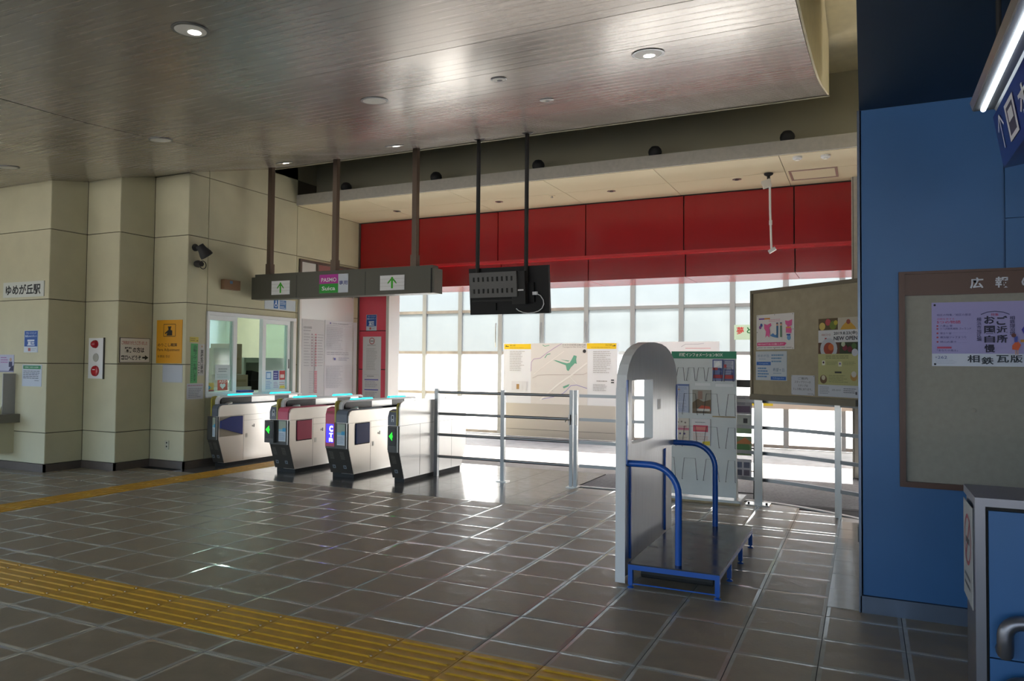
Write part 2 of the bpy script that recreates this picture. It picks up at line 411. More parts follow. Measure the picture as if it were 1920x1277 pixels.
bdm = mat('polished_border', (0.40, 0.375, 0.33), 0.14, noise=0.06, nscale=8)
for k in range(7):
    y0 = 0.60+0.4*k
    MB().box(2.80, 2.976, y0+0.002, min(3.36, y0+0.398), -0.006, 0.0025, bdm).build('border_tile', floor)
# dark polished tiles around the ticket gates
gz = MB(); gz.box(-5.3, -0.12, 2.7, 5.22, -0.10, -0.004, 'grout')
gz.box(-0.12, 6.2, 4.0, 4.12, -0.10, -0.004, 'grout')
gfloor = struct('floor_gate_zone', gz, label='dark polished tiles under the ticket gates')
DM = {}
for x0 in [-5.3+0.0]+[-5.3+0.38+0.4*i for i in range(12)]:
    x1 = min(-0.12, x0+(0.38 if x0 == -5.3 else 0.4))
    for (y0, y1) in ((2.7, 3.53), (3.53, 4.36), (4.36, 5.22)):
        for (a, b) in cut(x0, x1):
            key = (round(b-a, 3), round(y1-y0, 3))
            if key not in DM:
                mb = MB(); w, d = (b-a)/2-0.0018, (y1-y0)/2-0.0018; mb.box(-w, w, -d, d, -0.01, 0, 'dark_tile'); DM[key] = mb.mesh('gate_zone_tile')
            o = bpy.data.objects.new('gate_zone_tile', DM[key]); COL.objects.link(o); o.parent = gfloor; o.location = ((a+b)/2, (y0+y1)/2, 0)
# outside ground and the pale curb along the tile edge
g = MB(); g.box(-40, 40, 5.22, 90, -0.12, -0.012, 'concrete'); 
g.mats[0] = mat('passage_concrete', (0.20, 0.195, 0.185), 0.8, noise=0.15, nscale=6)
struct('ground_outside', g, label='pale concrete ground of the passage outside the gates')
def curb_y(x): return 4.10 if x < 1.9 else 4.10-0.55*((x-1.9)/1.1)**1.7
g = MB(); n = 24; xs = [-0.12+(3.3+0.12)*i/n for i in range(n+1)]
vs = [(x, curb_y(x)-0.08, z) for x in xs for z in (-0.1, -0.010)]+[(x, 5.3+2.2*max(0, (x+0.12)/3.4), z) for x in xs for z in (-0.1, -0.010)]
m_ = 2*(n+1)
fs = [(2*i+1, 2*i+3, m_+2*i+3, m_+2*i+1) for i in range(n)]+[(2*i, 2*i+1, 2*i+3, 2*i+2) for i in range(n)]
g.add(vs, fs, 'asphalt'); g.box(3.29, 9, 3.2, 7.5, -0.1, -0.010, 'asphalt')
struct('ground_asphalt', g, label='grey asphalt apron behind the curved rail')
g = MB(); g.ribbon([(x, curb_y(x), -0.02) for x in xs], 0.028, 0.026, 'curb')
struct('trim_1', g, label='pale curb stone along the curved edge of the tiles')
# ---- left wall: stepped beige panels, then the office wall
WX = -5.28
ROWZ = [0.10, 0.505, 1.41, 2.25, 3.17, 4.02, 4.6]
wl = MB()
wl.box(-9.2, -6.62, 1.84, 1.99, 0, 3.95, 'wallgap'); wl.box(-6.77, -6.62, 1.84, 2.5, 0, 4.0, 'wallgap')
wl.box(-6.77, -5.96, 2.35, 2.5, 0, 4.0, 'wallgap'); wl.box(-6.11, -5.96, 2.35, 3.02, 0, 4.1, 'wallgap')
wl.box(-6.11, -5.30, 2.88, 3.02, 0, 4.1, 'wallgap')
wl.box(-5.42, -5.30, 2.88, 3.22, 0, 4.9, 'wallgap'); wl.box(-5.42, -5.30, 5.0, 6.70, 0, 4.9, 'wallgap')
wl.box(-5.42, -5.30, 3.22, 5.0, 0, 0.95, 'wallgap'); wl.box(-5.42, -5.30, 3.22, 5.0, 2.16, 4.9, 'wallgap')
wall_left = struct('wall_left', wl, label='stepped beige panelled wall with the office window')
def wpanel(x0, x1, y0, y1, z0, z1):
    g = 0.005
    mb = MB()
    if x1-x0 < y1-y0 and x1-x0 < 0.05: mb.box(x0, x1, y0+g, y1-g, z0+g, z1-g, 'wall')
    else: mb.box(x0+g, x1-g, y0, y1, z0+g, z1-g, 'wall')
    mb.build('wall_panel', wall_left)
def face_y(y, x0, x1, top, nx=1):            # faces the camera side
    for a, b in zip(ROWZ, ROWZ[1:]):
        if a >= top: break
        for k in range(nx): wpanel(x0+(x1-x0)*k/nx, x0+(x1-x0)*(k+1)/nx, y, y+0.02, a, min(b, top))
def face_x(x, y0, y1, top, skip=None):
    for a, b in zip(ROWZ, ROWZ[1:]):
        if a >= top: break
        wpanel(x-0.02, x, y0, y1, a, min(b, top))
face_y(1.82, -9.2, -6.6, 3.83, 2)
face_x(-6.6, 1.82, 2.33, 3.91); face_y(2.33, -6.6, -5.94, 3.92)
face_x(-5.94, 2.33, 2.86, 4.04); face_y(2.86, -5.94, -5.28, 4.06)
face_x(WX, 2.86, 3.2, 4.5)
for a, b in ((0.10, 0.505), (0.505, 0.955), (2.155, 2.25), (2.25, 3.17), (3.17, 4.02), (4.02, 4.6)): wpanel(WX-0.02, WX, 3.2, 5.0, a, b)
for a, b in ((0.10, 0.505), (0.505, 1.41), (1.41, 2.25), (2.25, 3.17), (3.17, 3.98)): wpanel(WX-0.02, WX, 5.0, 6.64, a, b)
bb = MB(); h = 0.10; t = 0.014
bb.box(-9.2, -6.6+t, 1.82-t, 1.83, 0, h, 'base'); bb.box(-6.61, -6.6+t, 1.82-t, 2.34, 0, h, 'base'); bb.box(-6.6, -5.94+t, 2.33-t, 2.34, 0, h, 'base')
bb.box(-5.95, -5.94+t, 2.33-t, 2.87, 0, h, 'base'); bb.box(-5.94, WX+t, 2.86-t, 2.87, 0, h, 'base'); bb.box(WX-0.01, WX+t, 2.86-t, 6.64, 0, h, 'base')
struct('baseboard_left', bb, label='dark brown skirting along the stepped wall')
# ---- curved metal plank ceiling
cb = MB(); cb.box(-9.2, 2.66, -12, -5.05, 3.56, 3.62, 'ceil')
ys = [-5.05+0.1*k for k in range(95)]
vs = [(x, y, ceil_z(y)+0.03+dz) for y in ys for x in (-9.2, 2.66) for dz in (0, 0.04)]; n4 = len(ys)
cb.add(vs, [(4*i, 4*i+2, 4*i+6, 4*i+4) for i in range(n4-1)]+[(4*i+1, 4*i+5, 4*i+7, 4*i+3) for i in range(n4-1)], 'ceil')
ceiling = struct('ceiling', cb, label='curved ceiling of grey metal planks above the concourse')
def plank(w):
    mb = MB(); h = 0.04985; mb.prism([(-h, 0.012), (-h, 0.0003), (-h+0.0008, 0), (h-0.0008, 0), (h, 0.0003), (h, 0.012)], 'x', -w/2, w/2, 'ceil')
    return mb.mesh('ceiling_plank')
pl, pr_ = plank(5.86), plank(5.98)
for k in range(94):
    y = -5.0+0.1*k; sl = math.atan(ceil_slope(y))
    for me, cx in ((pl, -6.275), (pr_, -0.335)):
        o = bpy.data.objects.new('ceiling_plank', me); COL.objects.link(o); o.parent = ceiling
        o.location = (cx, y, ceil_z(y)); o.rotation_euler = (sl+random.uniform(-1, 1)*0.0005, 0, 0)
# edge trims of the plank ceiling
et = MB()
et.box(-5.28, 2.68, 4.34, 4.37, 4.405, 4.47, 'upper')
vs = []
yy = [-5.05+0.2*k for k in range(48)]
for y in yy: vs += [(2.66, y, ceil_z(y)-0.004), (2.675, y, ceil_z(y)-0.004), (2.675, y, 5.03), (2.66, y, 5.03)]
et.add(vs, [(4*i+a, 4*i+(a+1) % 4, 4*i+4+(a+1) % 4, 4*i+4+a) for i in range(len(yy)-1) for a in range(4)]+[(0, 1, 2, 3), tuple(4*(len(yy)-1)+k for k in range(4))], 'cream')
struct('trim_2', et, label='cream upstand along the right edge of the plank ceiling')
# ---- far end: soffit, ledge, dark upper wall, red panels
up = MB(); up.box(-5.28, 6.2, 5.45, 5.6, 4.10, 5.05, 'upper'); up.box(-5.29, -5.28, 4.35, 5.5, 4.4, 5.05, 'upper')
struct('wall_upper', up, label='dark olive wall above the lamp ledge')
lg = MB(); lg.box(-5.28, 6.2, 5.0, 5.45, 4.08, 4.15, 'fascia'); lg.box(-5.28, 6.2, 4.97, 5.0, 3.985, 4.15, 'fascia')
struct('trim_3', lg, label='grey ledge fascia carrying the black globe lamps')
sf = MB(); sf.box(-5.28, 6.2, 5.0, 6.70, 3.992, 4.05, 'gap')
soffit = struct('ceiling_soffit', sf, label='cream panelled soffit between the ledge and red wall')
sx = -5.28; sp_w = 1.53
edges = [-5.28]+[-5.56+sp_w*k for k in range(1, 8)]+[6.2]
for a, b in zip(edges, edges[1:]):
    for c, d in ((5.0, 5.82), (5.82, 6.64)):
        MB().box(a+0.004, b-0.004, c+0.004, d-0.004, 3.98, 3.995, 'soffit').build('soffit_panel', soffit)
hp = MB(); hp.box(2.62, 9, -12, 5.6, 5.05, 5.2, 'cream'); 
struct('ceiling_upper', hp, label='high cream plaster ceiling in the slot beside the blue wall')
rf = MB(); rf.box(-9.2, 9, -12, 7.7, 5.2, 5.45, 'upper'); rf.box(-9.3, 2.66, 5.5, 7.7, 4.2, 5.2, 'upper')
struct('roof_slab', rf, label='concrete roof slab of the station')
rb = MB(); rb.box(-9.2, 6.2, 6.69, 6.82, 3.12, 4.2, 'gap'); rb.box(-9.2, 6.2, 6.82, 7.7, 2.80, 4.2, 'gap'); rb.box(-9.2, -5.3, 6.7, 6.9, 0, 3.2, 'wall')
rb.box(-5.28, -4.66, 6.68, 6.95, 0, 3.0, 'gap')
wall_far = struct('wall_far', rb, label='red panelled band above the passage windows')
RJ = [-5.26]+[-2.475+1.535*k for k in range(-1, 6)]+[6.2]
for a, b in zip(RJ, RJ[1:]):
    MB().box(a+0.008, b-0.008, 6.65, 6.685, 3.16, 3.965, 'red').build('red_panel', wall_far)
    MB().box(a+0.008, b-0.008, 6.785, 6.82, 2.78, 3.125, 'red').build('red_panel', wall_far)
    MB().box(a+0.004, b-0.004, 6.82, 7.7, 2.78, 2.80, 'red').build('red_soffit_panel', wall_far)
MB().box(-5.26, 6.2, 6.615, 6.80, 3.118, 3.155, 'redfin').build('red_fin', wall_far)
for z0, z1 in ((0, 1.33), (1.34, 2.02), (2.03, 2.80)): MB().box(-5.265, -4.66, 6.65, 6.685, z0, z1-0.004, 'redcol_glare').build('red_panel', wall_far)
MB().box(-4.66, -4.60, 6.62, 6.95, 0, 2.80, 'alu').build('red_return_trim', wall_far)
MB().box(-5.285, -5.262, 6.62, 6.69, 0, 3.98, 'base').build('corner_trim', wall_far)
# pilaster at the right end of the red band
pp = MB(); pp.box(2.86, 2.99, 6.45, 6.66, 0, 3.98, 'fascia'); pp.box(2.875, 2.885, 6.44, 6.46, 0, 3.98, 'base'); pp.box(2.93, 2.94, 6.44, 6.46, 0, 3.98, 'base')
struct('trim_4', pp, label='grey ribbed pilaster at the right end of the red band')
wr = MB(); wr.box(4.6, 4.75, 2.9, 9.6, 0, 4.2, 'fascia'); struct('wall_right', wr, label='grey wall closing the passage on the right')
wb = MB(); wb.box(-9.35, -9.2, 0.2, 2.9, 0, 5.2, 'wall'); wb.box(-9.35, -9.2, -9, 0.2, 3.0, 5.2, 'wall'); struct('wall_left_far', wb, label='beige wall at the far left of the concourse')
# ---- glazed screen across the passage (window_1)
WY = 9.7
MXS = [-8.6, -7.65, -6.709, -5.76, -4.862, -3.902, -2.954, -1.997, -1.048, -0.109, 0.827, 1.747, 2.667, 3.6, 4.55]
TZ = [0.03, 0.82, 1.685, 2.565, 3.45]
win1 = tag(empty('window_1', (0, WY, 0)), 'tall screen of frosted and hazy panes across the passage', kind='structure')
for i, x in enumerate(MXS): MB().box(x-0.045, x+0.045, WY-0.05, WY+0.05, 0, 3.5, 'mull').build('mullion', win1)
for i, (a, b) in enumerate(zip(MXS, MXS[1:])):
    for j, z in enumerate(TZ):
        mm = 'alubrown' if (i < 7 and j in (1, 2, 3)) or j == 0 else 'mull'
        MB().box(a+0.045, b-0.045, WY-0.035, WY+0.035, z-0.03, z+0.03, mm).build('transom', win1)
    for j, (c, d) in enumerate(zip(TZ, TZ[1:])):
        MB().box(a+0.045, b-0.045, WY-0.006, WY+0.006, c+0.03, d-0.03, 'frost' if j < 2 else 'hazy').build('pane', win1)
for x in (-4.02, -3.0+0.0, -2.04): MB().tube([(x+0.03, WY-0.06, 1.80), (x+0.03, WY-0.075, 1.9), (x+0.03, WY-0.075, 2.2), (x+0.03, WY-0.06, 2.3)], 0.012, 'steel', 6).build('pull_handle', win1)
# ---- blue wall block on the right with its navy soffit
bl = MB(); bl.box(3.0, 6.2, 0.60, 2.9, 0, 3.12, 'blue'); bl.box(2.99, 6.2, 0.58, 2.9, 3.12, 5.05, 'cream')
blue = struct('wall_blue', bl, label='blue panelled wall block carrying the notice board')
for a, b in ((2.99, 3.725), (3.735, 4.9), (4.91, 6.2)):
    zz = ((0.105, 3.02),) if a < 3.5 else ((0.105, 2.30), (2.31, 3.02))
    for c, d in zz: MB().box(a, b, 0.58, 0.602, c, d, 'blue').build('blue_panel', blue)
for a, b in ((0.105, 3.02),): MB().box(2.985, 3.0, 0.58, 2.9, a, b, 'blue').build('blue_panel', blue)
MB().box(2.978, 2.992, 0.572, 0.59, 0.0, 3.02, 'bluebase').build('corner_strip', blue)
MB().box(2.985, 6.2, 0.572, 0.6, 0, 0.10, 'bluebase').build('skirting', blue)
nv = MB(); nv.box(2.99, 6.2, -12, 0.58, 3.02, 3.12, 'navy'); nv.box(2.99, 3.1, -9, 0.58, 3.12, 5.05, 'cream')
struct('ceiling_navy', nv, label='dark navy soffit over the passage beside the blue wall')
# open entrance front behind the viewer: columns and a beam only
ew = MB(); ew.box(-9.3, 6.2, -9.2, -9.0, 3.1, 5.2, 'wall'); ew.box(6.2, 6.35, -9, 2.9, 0, 5.2, 'blue')
for x in (-9.3, -3.2, 2.99): ew.box(x, x+0.4, -9.3, -8.9, 0, 3.1, 'wall')
struct('wall_back', ew, label='open entrance front behind the viewer with columns')
g = MB(); g.box(-40, 40, -60, -12, -0.12, -0.02, 'concrete'); struct('ground_forecourt', g, label='pale station forecourt outside the entrance')
# ================================================================== THINGS
# ---- tactile paving
def tact_mesh(w, d, studs):
    mb = MB(); mb.box(-w/2+0.002, w/2-0.002, -d/2+0.002, d/2-0.002, -0.008, 0.001, 'tact')
    for k in range(5):
        y = -d/2+d*(k+0.5)/5; a = w/2-0.012; r = 0.017
        top = [(-a+0.02, y-0.009), (a-0.02, y-0.009), (a-0.012, y), (a-0.02, y+0.009), (-a+0.02, y+0.009), (-a+0.012, y)]
        bot = [(-a, y-r), (a, y-r), (a+0.004, y), (a, y+r), (-a, y+r), (-a-0.004, y)]
        mb.add([(p[0], p[1], 0.001) for p in bot]+[(p[0], p[1], 0.007) for p in top], [(0, 1, 7, 6), (1, 2, 8, 7), (2, 3, 9, 8), (3, 4, 10, 9), (4, 5, 11, 10), (5, 0, 6, 11), (6, 7, 8, 9, 10, 11)], 'tact')
        if studs: mb.lathe([(0.008, 0), (0.007, 0.004), (0, 0.006)], (w/2-0.014, y, 0.003), (0, 0, 1), 'brass', 6)
    return mb.mesh('tactile_tile')
t1 = thing('tactile_paving', 'wide yellow ribbed tactile strip crossing the near floor', 'tactile paving', (-2.6, -1.2, 0))
ta, tb = tact_mesh(0.4, 0.4, True), tact_mesh(0.4, 0.4, False)
for k in range(28):
    x = -8.0+0.4*k+0.2
    o = bpy.data.objects.new('tactile_tile', ta if x < 0.7 else tb); COL.objects.link(o); o.parent = t1; o.location = (x+2.6, 0, 0)
t2 = thing('tactile_paving', 'narrow yellow tactile strip leading to the leftmost gate lane', 'tactile paving', ((SX0+SX1)/2, 0, 0))
for k in range(22):
    y = -3.0+0.4*k+0.2
    if -1.5 < y < -0.9: continue
    o = bpy.data.objects.new('tactile_tile', tb); COL.objects.link(o); o.parent = t2; o.location = (0, y, 0); o.rotation_euler = (0, 0, PI/2)

# ---- ticket gates
def profile(top, r=0.05, y0=3.2, y1=4.85):
    return [(3.31, 0.05), (y0, 0.38), (y0, top-r), (y0+r*0.3, top-r*0.3), (y0+r, top), (y1-r, top), (y1-r*0.3, top-r*0.3), (y1, top-r), (y1, 0.33), (4.73, 0.05)]
def front_face(sh_x0, sh_x1, z0, z1, y=3.2): return Sheet((sh_x0, y, z0), XR, ZU, sh_x1-sh_x0, z1-z0)
def gate(label, xl, xd, xr, left_col, right_col, flap, left_screen, tall=False, arch=True, leftside=True):
    g = thing('ticket_gate', label, 'ticket gate', ((xl+xr)/2, 4.0, 0), group='automatic ticket gates in a row')
    kb = MB(); kb.prism([(3.33, 0), (4.71, 0), (4.71, 0.06), (3.33, 0.06)], 'x', xl+0.012, xr-0.012, 'blackm'); kb.build('kick_base', g)
    top = 0.99 if tall else 0.85
    b = MB(); pr = profile(top, 0.07 if tall else 0.06); b.prism(pr, 'x', xd, xr, 'gatewhite' if tall else 'gate'); body = b.build('body', g)
    # seams and fittings on the lane side face
    def line(y0, y1, z0, z1): MB().box(xr-0.001, xr+0.0012, y0, y1, z0, z1, 'dkgrey').build('seam', body)
    line(3.655, 3.658, 0.06, 0.70); line(3.2, 4.85, 0.695, 0.698); line(4.45, 4.453, 0.06, 0.70)
    if not tall:
        MB().box(xr-0.001, xr+0.0015, 3.658, 4.45, 0.615, 0.617, 'dkgrey').build('seam', body)
        MB().lathe([(0.014, 0), (0.014, 0.004), (0.004, 0.006)], (xr, 3.83, 0.53), (1, 0, 0), 'steel', 12).build('lock', body)
        MB().box(xr, xr+0.004, 3.85, 3.862, 0.51, 0.555, 'dkgrey').build('latch', body)
        MB().box(xr, xr+0.002, 3.69, 3.73, 0.37, 0.43, 'alu').build('sticker', body)
        f = MB(); f.box(xr-0.004, xr+0.001, 3.325 if flap != 'flapblue' else 3.21, 3.635, 0.415, 0.69, 'blackm' if flap != 'flapblue' else mat('recess_beige', (0.45, 0.40, 0.32), 0.5)); f.build('flap_recess', body)
        if flap == 'flapblue': MB().prism([(3.22, 0.535), (3.62, 0.425), (3.62, 0.685), (3.42, 0.685), (3.22, 0.635)], 'x', xr+0.001, xr+0.022, flap).build('door_flap', g)
        else: MB().box(xr+0.001, xr+0.018, 3.34, 3.615, 0.43, 0.68, flap).build('door_flap', g)
    # front: dark lower kick face, label screen, coloured shoulder
    dy, dz = 3.2-3.31, 0.38-0.05
    def slant(x0, x1, m, name, z0=0.055, z1=0.375, pad=0.006):
        t0, t1 = (z0-0.05)/dz, (z1-0.05)/dz
        y0, y1 = 3.31+dy*t0, 3.31+dy*t1
        mb = MB(); mb.prism([(y0, z0), (y1, z1), (y1-pad, z1), (y0-pad, z0)], 'x', x0, x1, m); return mb.build(name, g)
    lf = slant(xl+0.004, xr-0.004, 'gfront', 'lower_front')
    n_half = [(xl+0.01, xd-0.005), (xd+0.005, xr-0.02)] if not tall else [(xl+0.01, xr-0.02)]
    for a, c in n_half:
        u = Vector((0, dy, dz)).normalized(); sh = Sheet((0, 3.31-0.007, 0.05), XR, u, 1, 1)
        q = sh; cx = (a+c)/2
        for i in range(7):
            for j in range(5): q.rect(cx-0.035+j*0.013, 0.20+i*0.016, cx-0.031+j*0.013, 0.205+i*0.016, 'B8B4A8')
        q.rect(cx-0.02, 0.075, cx+0.025, 0.12, '8A9298').rect(cx-0.01, 0.085, cx+0.015, 0.11, '4A5058')
        tag(q.mb.build('speaker_dots', lf), kind='stuff')
    MB().box(xl+0.004, xr-0.004, 3.188, 3.204, 0.375, 0.695, 'dkgrey').build('upper_front', g)
    MB().box(xr-0.022, xr-0.012, 3.180, 3.19, 0.38, 0.695, 'steel').build('edge_strip', g)
    # label screen on the right half
    if not tall:
        s0 = xd+0.025; s1 = xr-0.045
        MB().box(s0, s1, 3.18, 3.19, 0.42, 0.685, 'white').build('label_panel', g)
        sh = Sheet((s0, 3.18, 0.42), XR, ZU, s1-s0, 0.265)
        sh.rect(0, 0.55, 1, 1, 'A9B5A4').rect(0, 0.48, 1, 0.6, '8CC4D8').rect(0.55, 0.48, 1, 0.66, '4AA6D0').rect(0.02, 0.02, 0.98, 0.46, 'C6D2DE').lines(0.08, 0.06, 0.92, 0.42, 6, '93A6B8')
        sh.mb.build('label_print', g)
        # coloured shoulder
        p2 = profile(0.865, 0.06, 3.186, 4.862)
        cap = [q for q in p2 if q[1] > 0.6]
        capi = [(3.186, 0.70)]+[q for q in cap[:4] if q[1] > 0.7]+[(3.95, 0.865), (3.95, 0.846), (3.33, 0.846), (3.28, 0.80), (3.28, 0.70)]
        MB().prism(capi, 'x', xd+0.002, xr-0.02, right_col).build('shoulder', g)
        MB().box(xd+0.03, xr-0.03, 3.45, 4.6, 0.848, 0.856, right_col if right_col == 'pink' else 'slate').build('top_plate', g)
        MB().lathe([(0.05, 0), (0.05, 0.018), (0.03, 0.022), (0, 0.022)], ((xd+xr)/2+0.01, 3.42, 0.862), (0, -0.25, 1), 'gatewhite', 20).build('card_reader', g)
    # left half: taller module with arrow or card display
    if leftside:
        lm = MB(); lm.prism([(3.312, 0.055), (3.202, 0.38), (3.2, 0.80), (3.23, 0.86), (3.30, 0.88), (4.7, 0.86), (4.85, 0.8), (4.85, 0.33), (4.73, 0.06)], 'x', xl, xd-0.022, 'gate'); lm.build('side_body', g)
        if left_col:
            MB().prism([(3.186, 0.70), (3.186, 0.80), (3.215, 0.872), (3.29, 0.892), (3.5, 0.888), (3.5, 0.87), (3.3, 0.87), (3.22, 0.80), (3.22, 0.70)], 'x', xl+0.001, xd-0.024, left_col).build('side_shoulder', g)
        a, c = xl+0.018, xd-0.03
        if left_screen == 'arrow':
            dpx = -0.03 if xl < -3.5 and xl > -4.5 else 0
            yb = 3.13 if dpx else 3.186
            MB().box(xl+dpx+0.0, c+0.012, yb, 3.2, 0.40, 0.69, 'dkgrey').build('display_housing', g)
            MB().box(a+dpx, c, yb-0.004, yb, 0.455, 0.675, 'black').build('display', g)
            sh = Sheet((a+dpx, yb-0.004, 0.455), XR, ZU, c-a-dpx, 0.22)
            sh.poly([(0.05, 0.52), (0.52, 0.28), (0.52, 0.76)], 'green_led').rect(0.52, 0.46, 0.60, 0.58, 'green_led').mb.build('arrow', g)
            sh2 = Sheet((a, 3.184, 0.72), XR, ZU, c-a, 0.12); sh2.rect(0.35, 0.2, 0.75, 0.9, 'C9CED4').rect(0.45, 0.5, 0.65, 0.8, '3A3F48').rect(0.5, 0.2, 0.6, 0.4, '3A3F48').mb.build('icon', g)
            MB().box(a, c, 3.21, 3.225, 0.862, 0.872, 'gold').build('lamp_strip', g)
        elif left_screen == 'card':
            MB().box(xl+0.003, c+0.012, 3.183, 3.2, 0.40, 0.70, 'pink').build('display_frame', g)
            MB().box(a, c-0.003, 3.179, 3.185, 0.445, 0.68, 'blue_led').build('display', g)
            sh = Sheet((a, 3.179, 0.445), XR, ZU, c-a, 0.235)
            sh.text(0.42, 0.58, 0.92, 0.92, 'C', 'white_led', 0.06).text(0.42, 0.30, 0.92, 0.52, 'T', 'white_led', 0.06).text(0.42, 0.06, 0.92, 0.26, 'n', 'white_led', 0.06).mb.build('lettering', g)
            sh2 = Sheet((a, 3.184, 0.80), XR, ZU, c-a, 0.05); sh2.lines(0.05, 0.2, 0.95, 0.9, 2, '7A6A30').mb.build('icon', g)
    # yellow edge fin and the white arch with cyan status lights
    MB().prism([(3.186, 0.70), (3.186, 0.93), (3.21, 0.968), (3.26, 0.975), (3.30, 0.96), (3.30, 0.70)], 'x', xd-0.024, xd-0.002, 'gold').build('edge_fin', g)
    if arch:
        ax0, ax1 = xd-0.002, xd+0.05
        out = [(3.24, 0.84), (3.24, 0.915), (3.26, 0.955), (3.31, 0.978), (4.90, 0.972), (4.95, 0.955), (4.95, 0.935), (4.88, 0.945), (3.33, 0.951), (3.295, 0.935), (3.275, 0.90), (3.275, 0.84)]
        MB().prism(out, 'x', ax0, ax1, 'white').build('arch', g)
        for a, c in ((3.45, 3.90), (4.28, 4.70)): MB().prism([(a, 0.974), (c, 0.974), (c-0.02, 0.993), (a+0.02, 0.993)], 'x', ax0+0.006, ax1-0.004, 'cyan').build('status_light', g)
        for a, c, z in ((3.31, 3.88, 0.845), (4.36, 4.66, 0.845)): MB().box(ax0+0.008, ax1-0.008, a, c, z, 0.95, 'black').build('sensor_block', g)
        MB().box(ax0+0.01, ax1-0.012, 3.88, 4.36, 0.86, 0.95, 'gatewhite').build('arch_web', g)
        MB().box(ax0+0.01, ax1-0.012, 4.66, 4.86, 0.85, 0.95, 'gatewhite').build('arch_foot', g)
    if tall:
        MB().box(xr-0.03, xr-0.004, 3.55, 3.86, 0.988, 1.004, 'gate').build('top_cap', g); MB().box(xr-0.03, xr-0.004, 4.3, 4.72, 0.988, 1.006, 'gate').build('top_cap', g)
    return g
gate('ticket gate against the office wall with an open blue flap', -5.215, -5.13, -5.01, None, 'slate', 'flapblue', None, leftside=False)
gate('ticket gate with pink flap and pink shoulder and a green arrow display', -4.09, -3.95, -3.76, 'slate', 'pink', 'pink', 'arrow')
gate('ticket gate with navy flap and a blue lit card display', -3.165, -3.0, -2.81, 'pink', 'slate', 'flapnavy', 'card')
gate('slim ticket gate beside the rail with a tall plain steel side', -2.22, -2.075, -2.055, 'slate', None, None, 'arrow', tall=True, arch=False)

# ---- hanging sign bar over the gates
sg = thing('hanging_sign', 'long olive sign bar hung over the gates with two green arrows', 'sign', (-3.63, 4.05, 2.37))
MB().box(-5.20, -2.055, 3.95, 4.16, 2.375, 2.70, 'signbar').build('bar', sg)
MB().box(-5.17, -2.10, 3.985, 4.125, 2.70, 2.745, 'signbar').build('cap', sg)
for x in (-4.35, -3.15): MB().box(x, x+0.004, 3.948, 3.951, 2.375, 2.70, 'gap').build('bar_joint', sg)
MB().box(-2.105, -2.085, 3.945, 3.955, 2.375, 2.70, 'gap').build('end_bead', sg)
for x in (-4.95, -3.75, -2.42):
    MB().box(x-0.035, x+0.035, 4.02, 4.09, 2.74, ceil_z(4.05)+0.02, 'post').build('hanger', sg)
    MB().box(x-0.045, x+0.045, 4.01, 4.10, 2.735, 2.90, 'post').build('hanger_sleeve', sg)
for x0, x1 in ((-4.81, -4.47), (-2.90, -2.51)):
    p = MB().box(x0, x1, 3.943, 3.951, 2.43, 2.63, 'paper').build('arrow_plate', sg)
    sh = Sheet((x0, 3.943, 2.43), XR, ZU, x1-x0, 0.20)
    for k in (0.27, 0.5, 0.75): sh.rect(0, k, 1, k+0.012, 'A8A59C')
    sh.poly([(0.46, 0.12), (0.54, 0.12), (0.54, 0.88), (0.46, 0.88)], '36B014').poly([(0.5, 0.9), (0.32, 0.52), (0.32, 0.40), (0.5, 0.72), (0.68, 0.40), (0.68, 0.52)], '3FA51E').mb.build('arrow', p)
p = MB().box(-3.93, -3.43, 3.942, 3.951, 2.425, 2.70-0.015, 'paper').build('card_plate', sg)
sh = Sheet((-3.93, 3.942, 2.425), XR, ZU, 0.5, 0.26)
sh.rect(0, 0.5, 0.66, 1, 'B5269A').rect(0, 0, 0.66, 0.5, '1F9A2C').rect(0.66, 0, 1, 1, 'C9D0DA')
sh.text(0.07, 0.60, 0.60, 0.82, 'PASMO', 'F4F4F4', 0.015).text(0.09, 0.14, 0.56, 0.36, 'Suica', 'F4F4F4', 0.02).text(0.69, 0.40, 0.98, 0.64, '専用', '23307E', 0.02).mb.build('lettering', p)

# ---- monitor hung from the ceiling, seen from behind
tv = thing('monitor', 'black flat monitor hung from two ceiling poles, seen from behind', 'monitor', (-0.98, 3.9, 2.08))
tl = 0.10                                     # the panel leans: top nearer the viewer
c = Vector((-0.985, 3.98, 2.37)); az = Vector((0, -math.sin(tl), math.cos(tl))); ay = Vector((0, math.cos(tl), math.sin(tl))); ax = Vector((1, 0, 0))
MB().obox(c, ax, ay, az, 0.545, 0.025, 0.292, 'tvblack').build('screen', tv)
MB().obox(c+ay*0.027, ax, ay, az, 0.525, 0.003, 0.272, 'blackm').build('screen_glass', tv)
MB().obox(c-ay*0.035+az*(-0.03), ax, ay, az, 0.36, 0.02, 0.12, 'tvblack').build('rear_housing', tv)
MB().obox(c-ay*0.032+ax*(-0.30)+az*(-0.19), ax, ay, az, 0.13, 0.012, 0.05, 'tvblack').build('connector_cover', tv)
bx = MB(); bc = Vector((-1.125, 3.86, 2.435)); bx.obox(bc, ax, ay, az, 0.325, 0.06, 0.155, 'dkgrey'); bxo = bx.build('vented_box', tv)
for r_ in (-0.075, 0.07):
    for k in range(9): MB().obox(bc-ay*0.0605+az*r_+ax*(-0.26+k*0.065), ax, ay, az, 0.012, 0.002, 0.028, 'gap').build('vent_slot', bxo)
MB().obox(c+ax*0.19-ay*0.09+az*0.03, ax, ay, az, 0.09, 0.05, 0.20, 'blackm').build('bracket', tv)
MB().obox(c+ax*(-0.15)-ay*0.08+az*(-0.12), ax, ay, az, 0.33, 0.012, 0.012, 'blackm').build('bracket', tv)
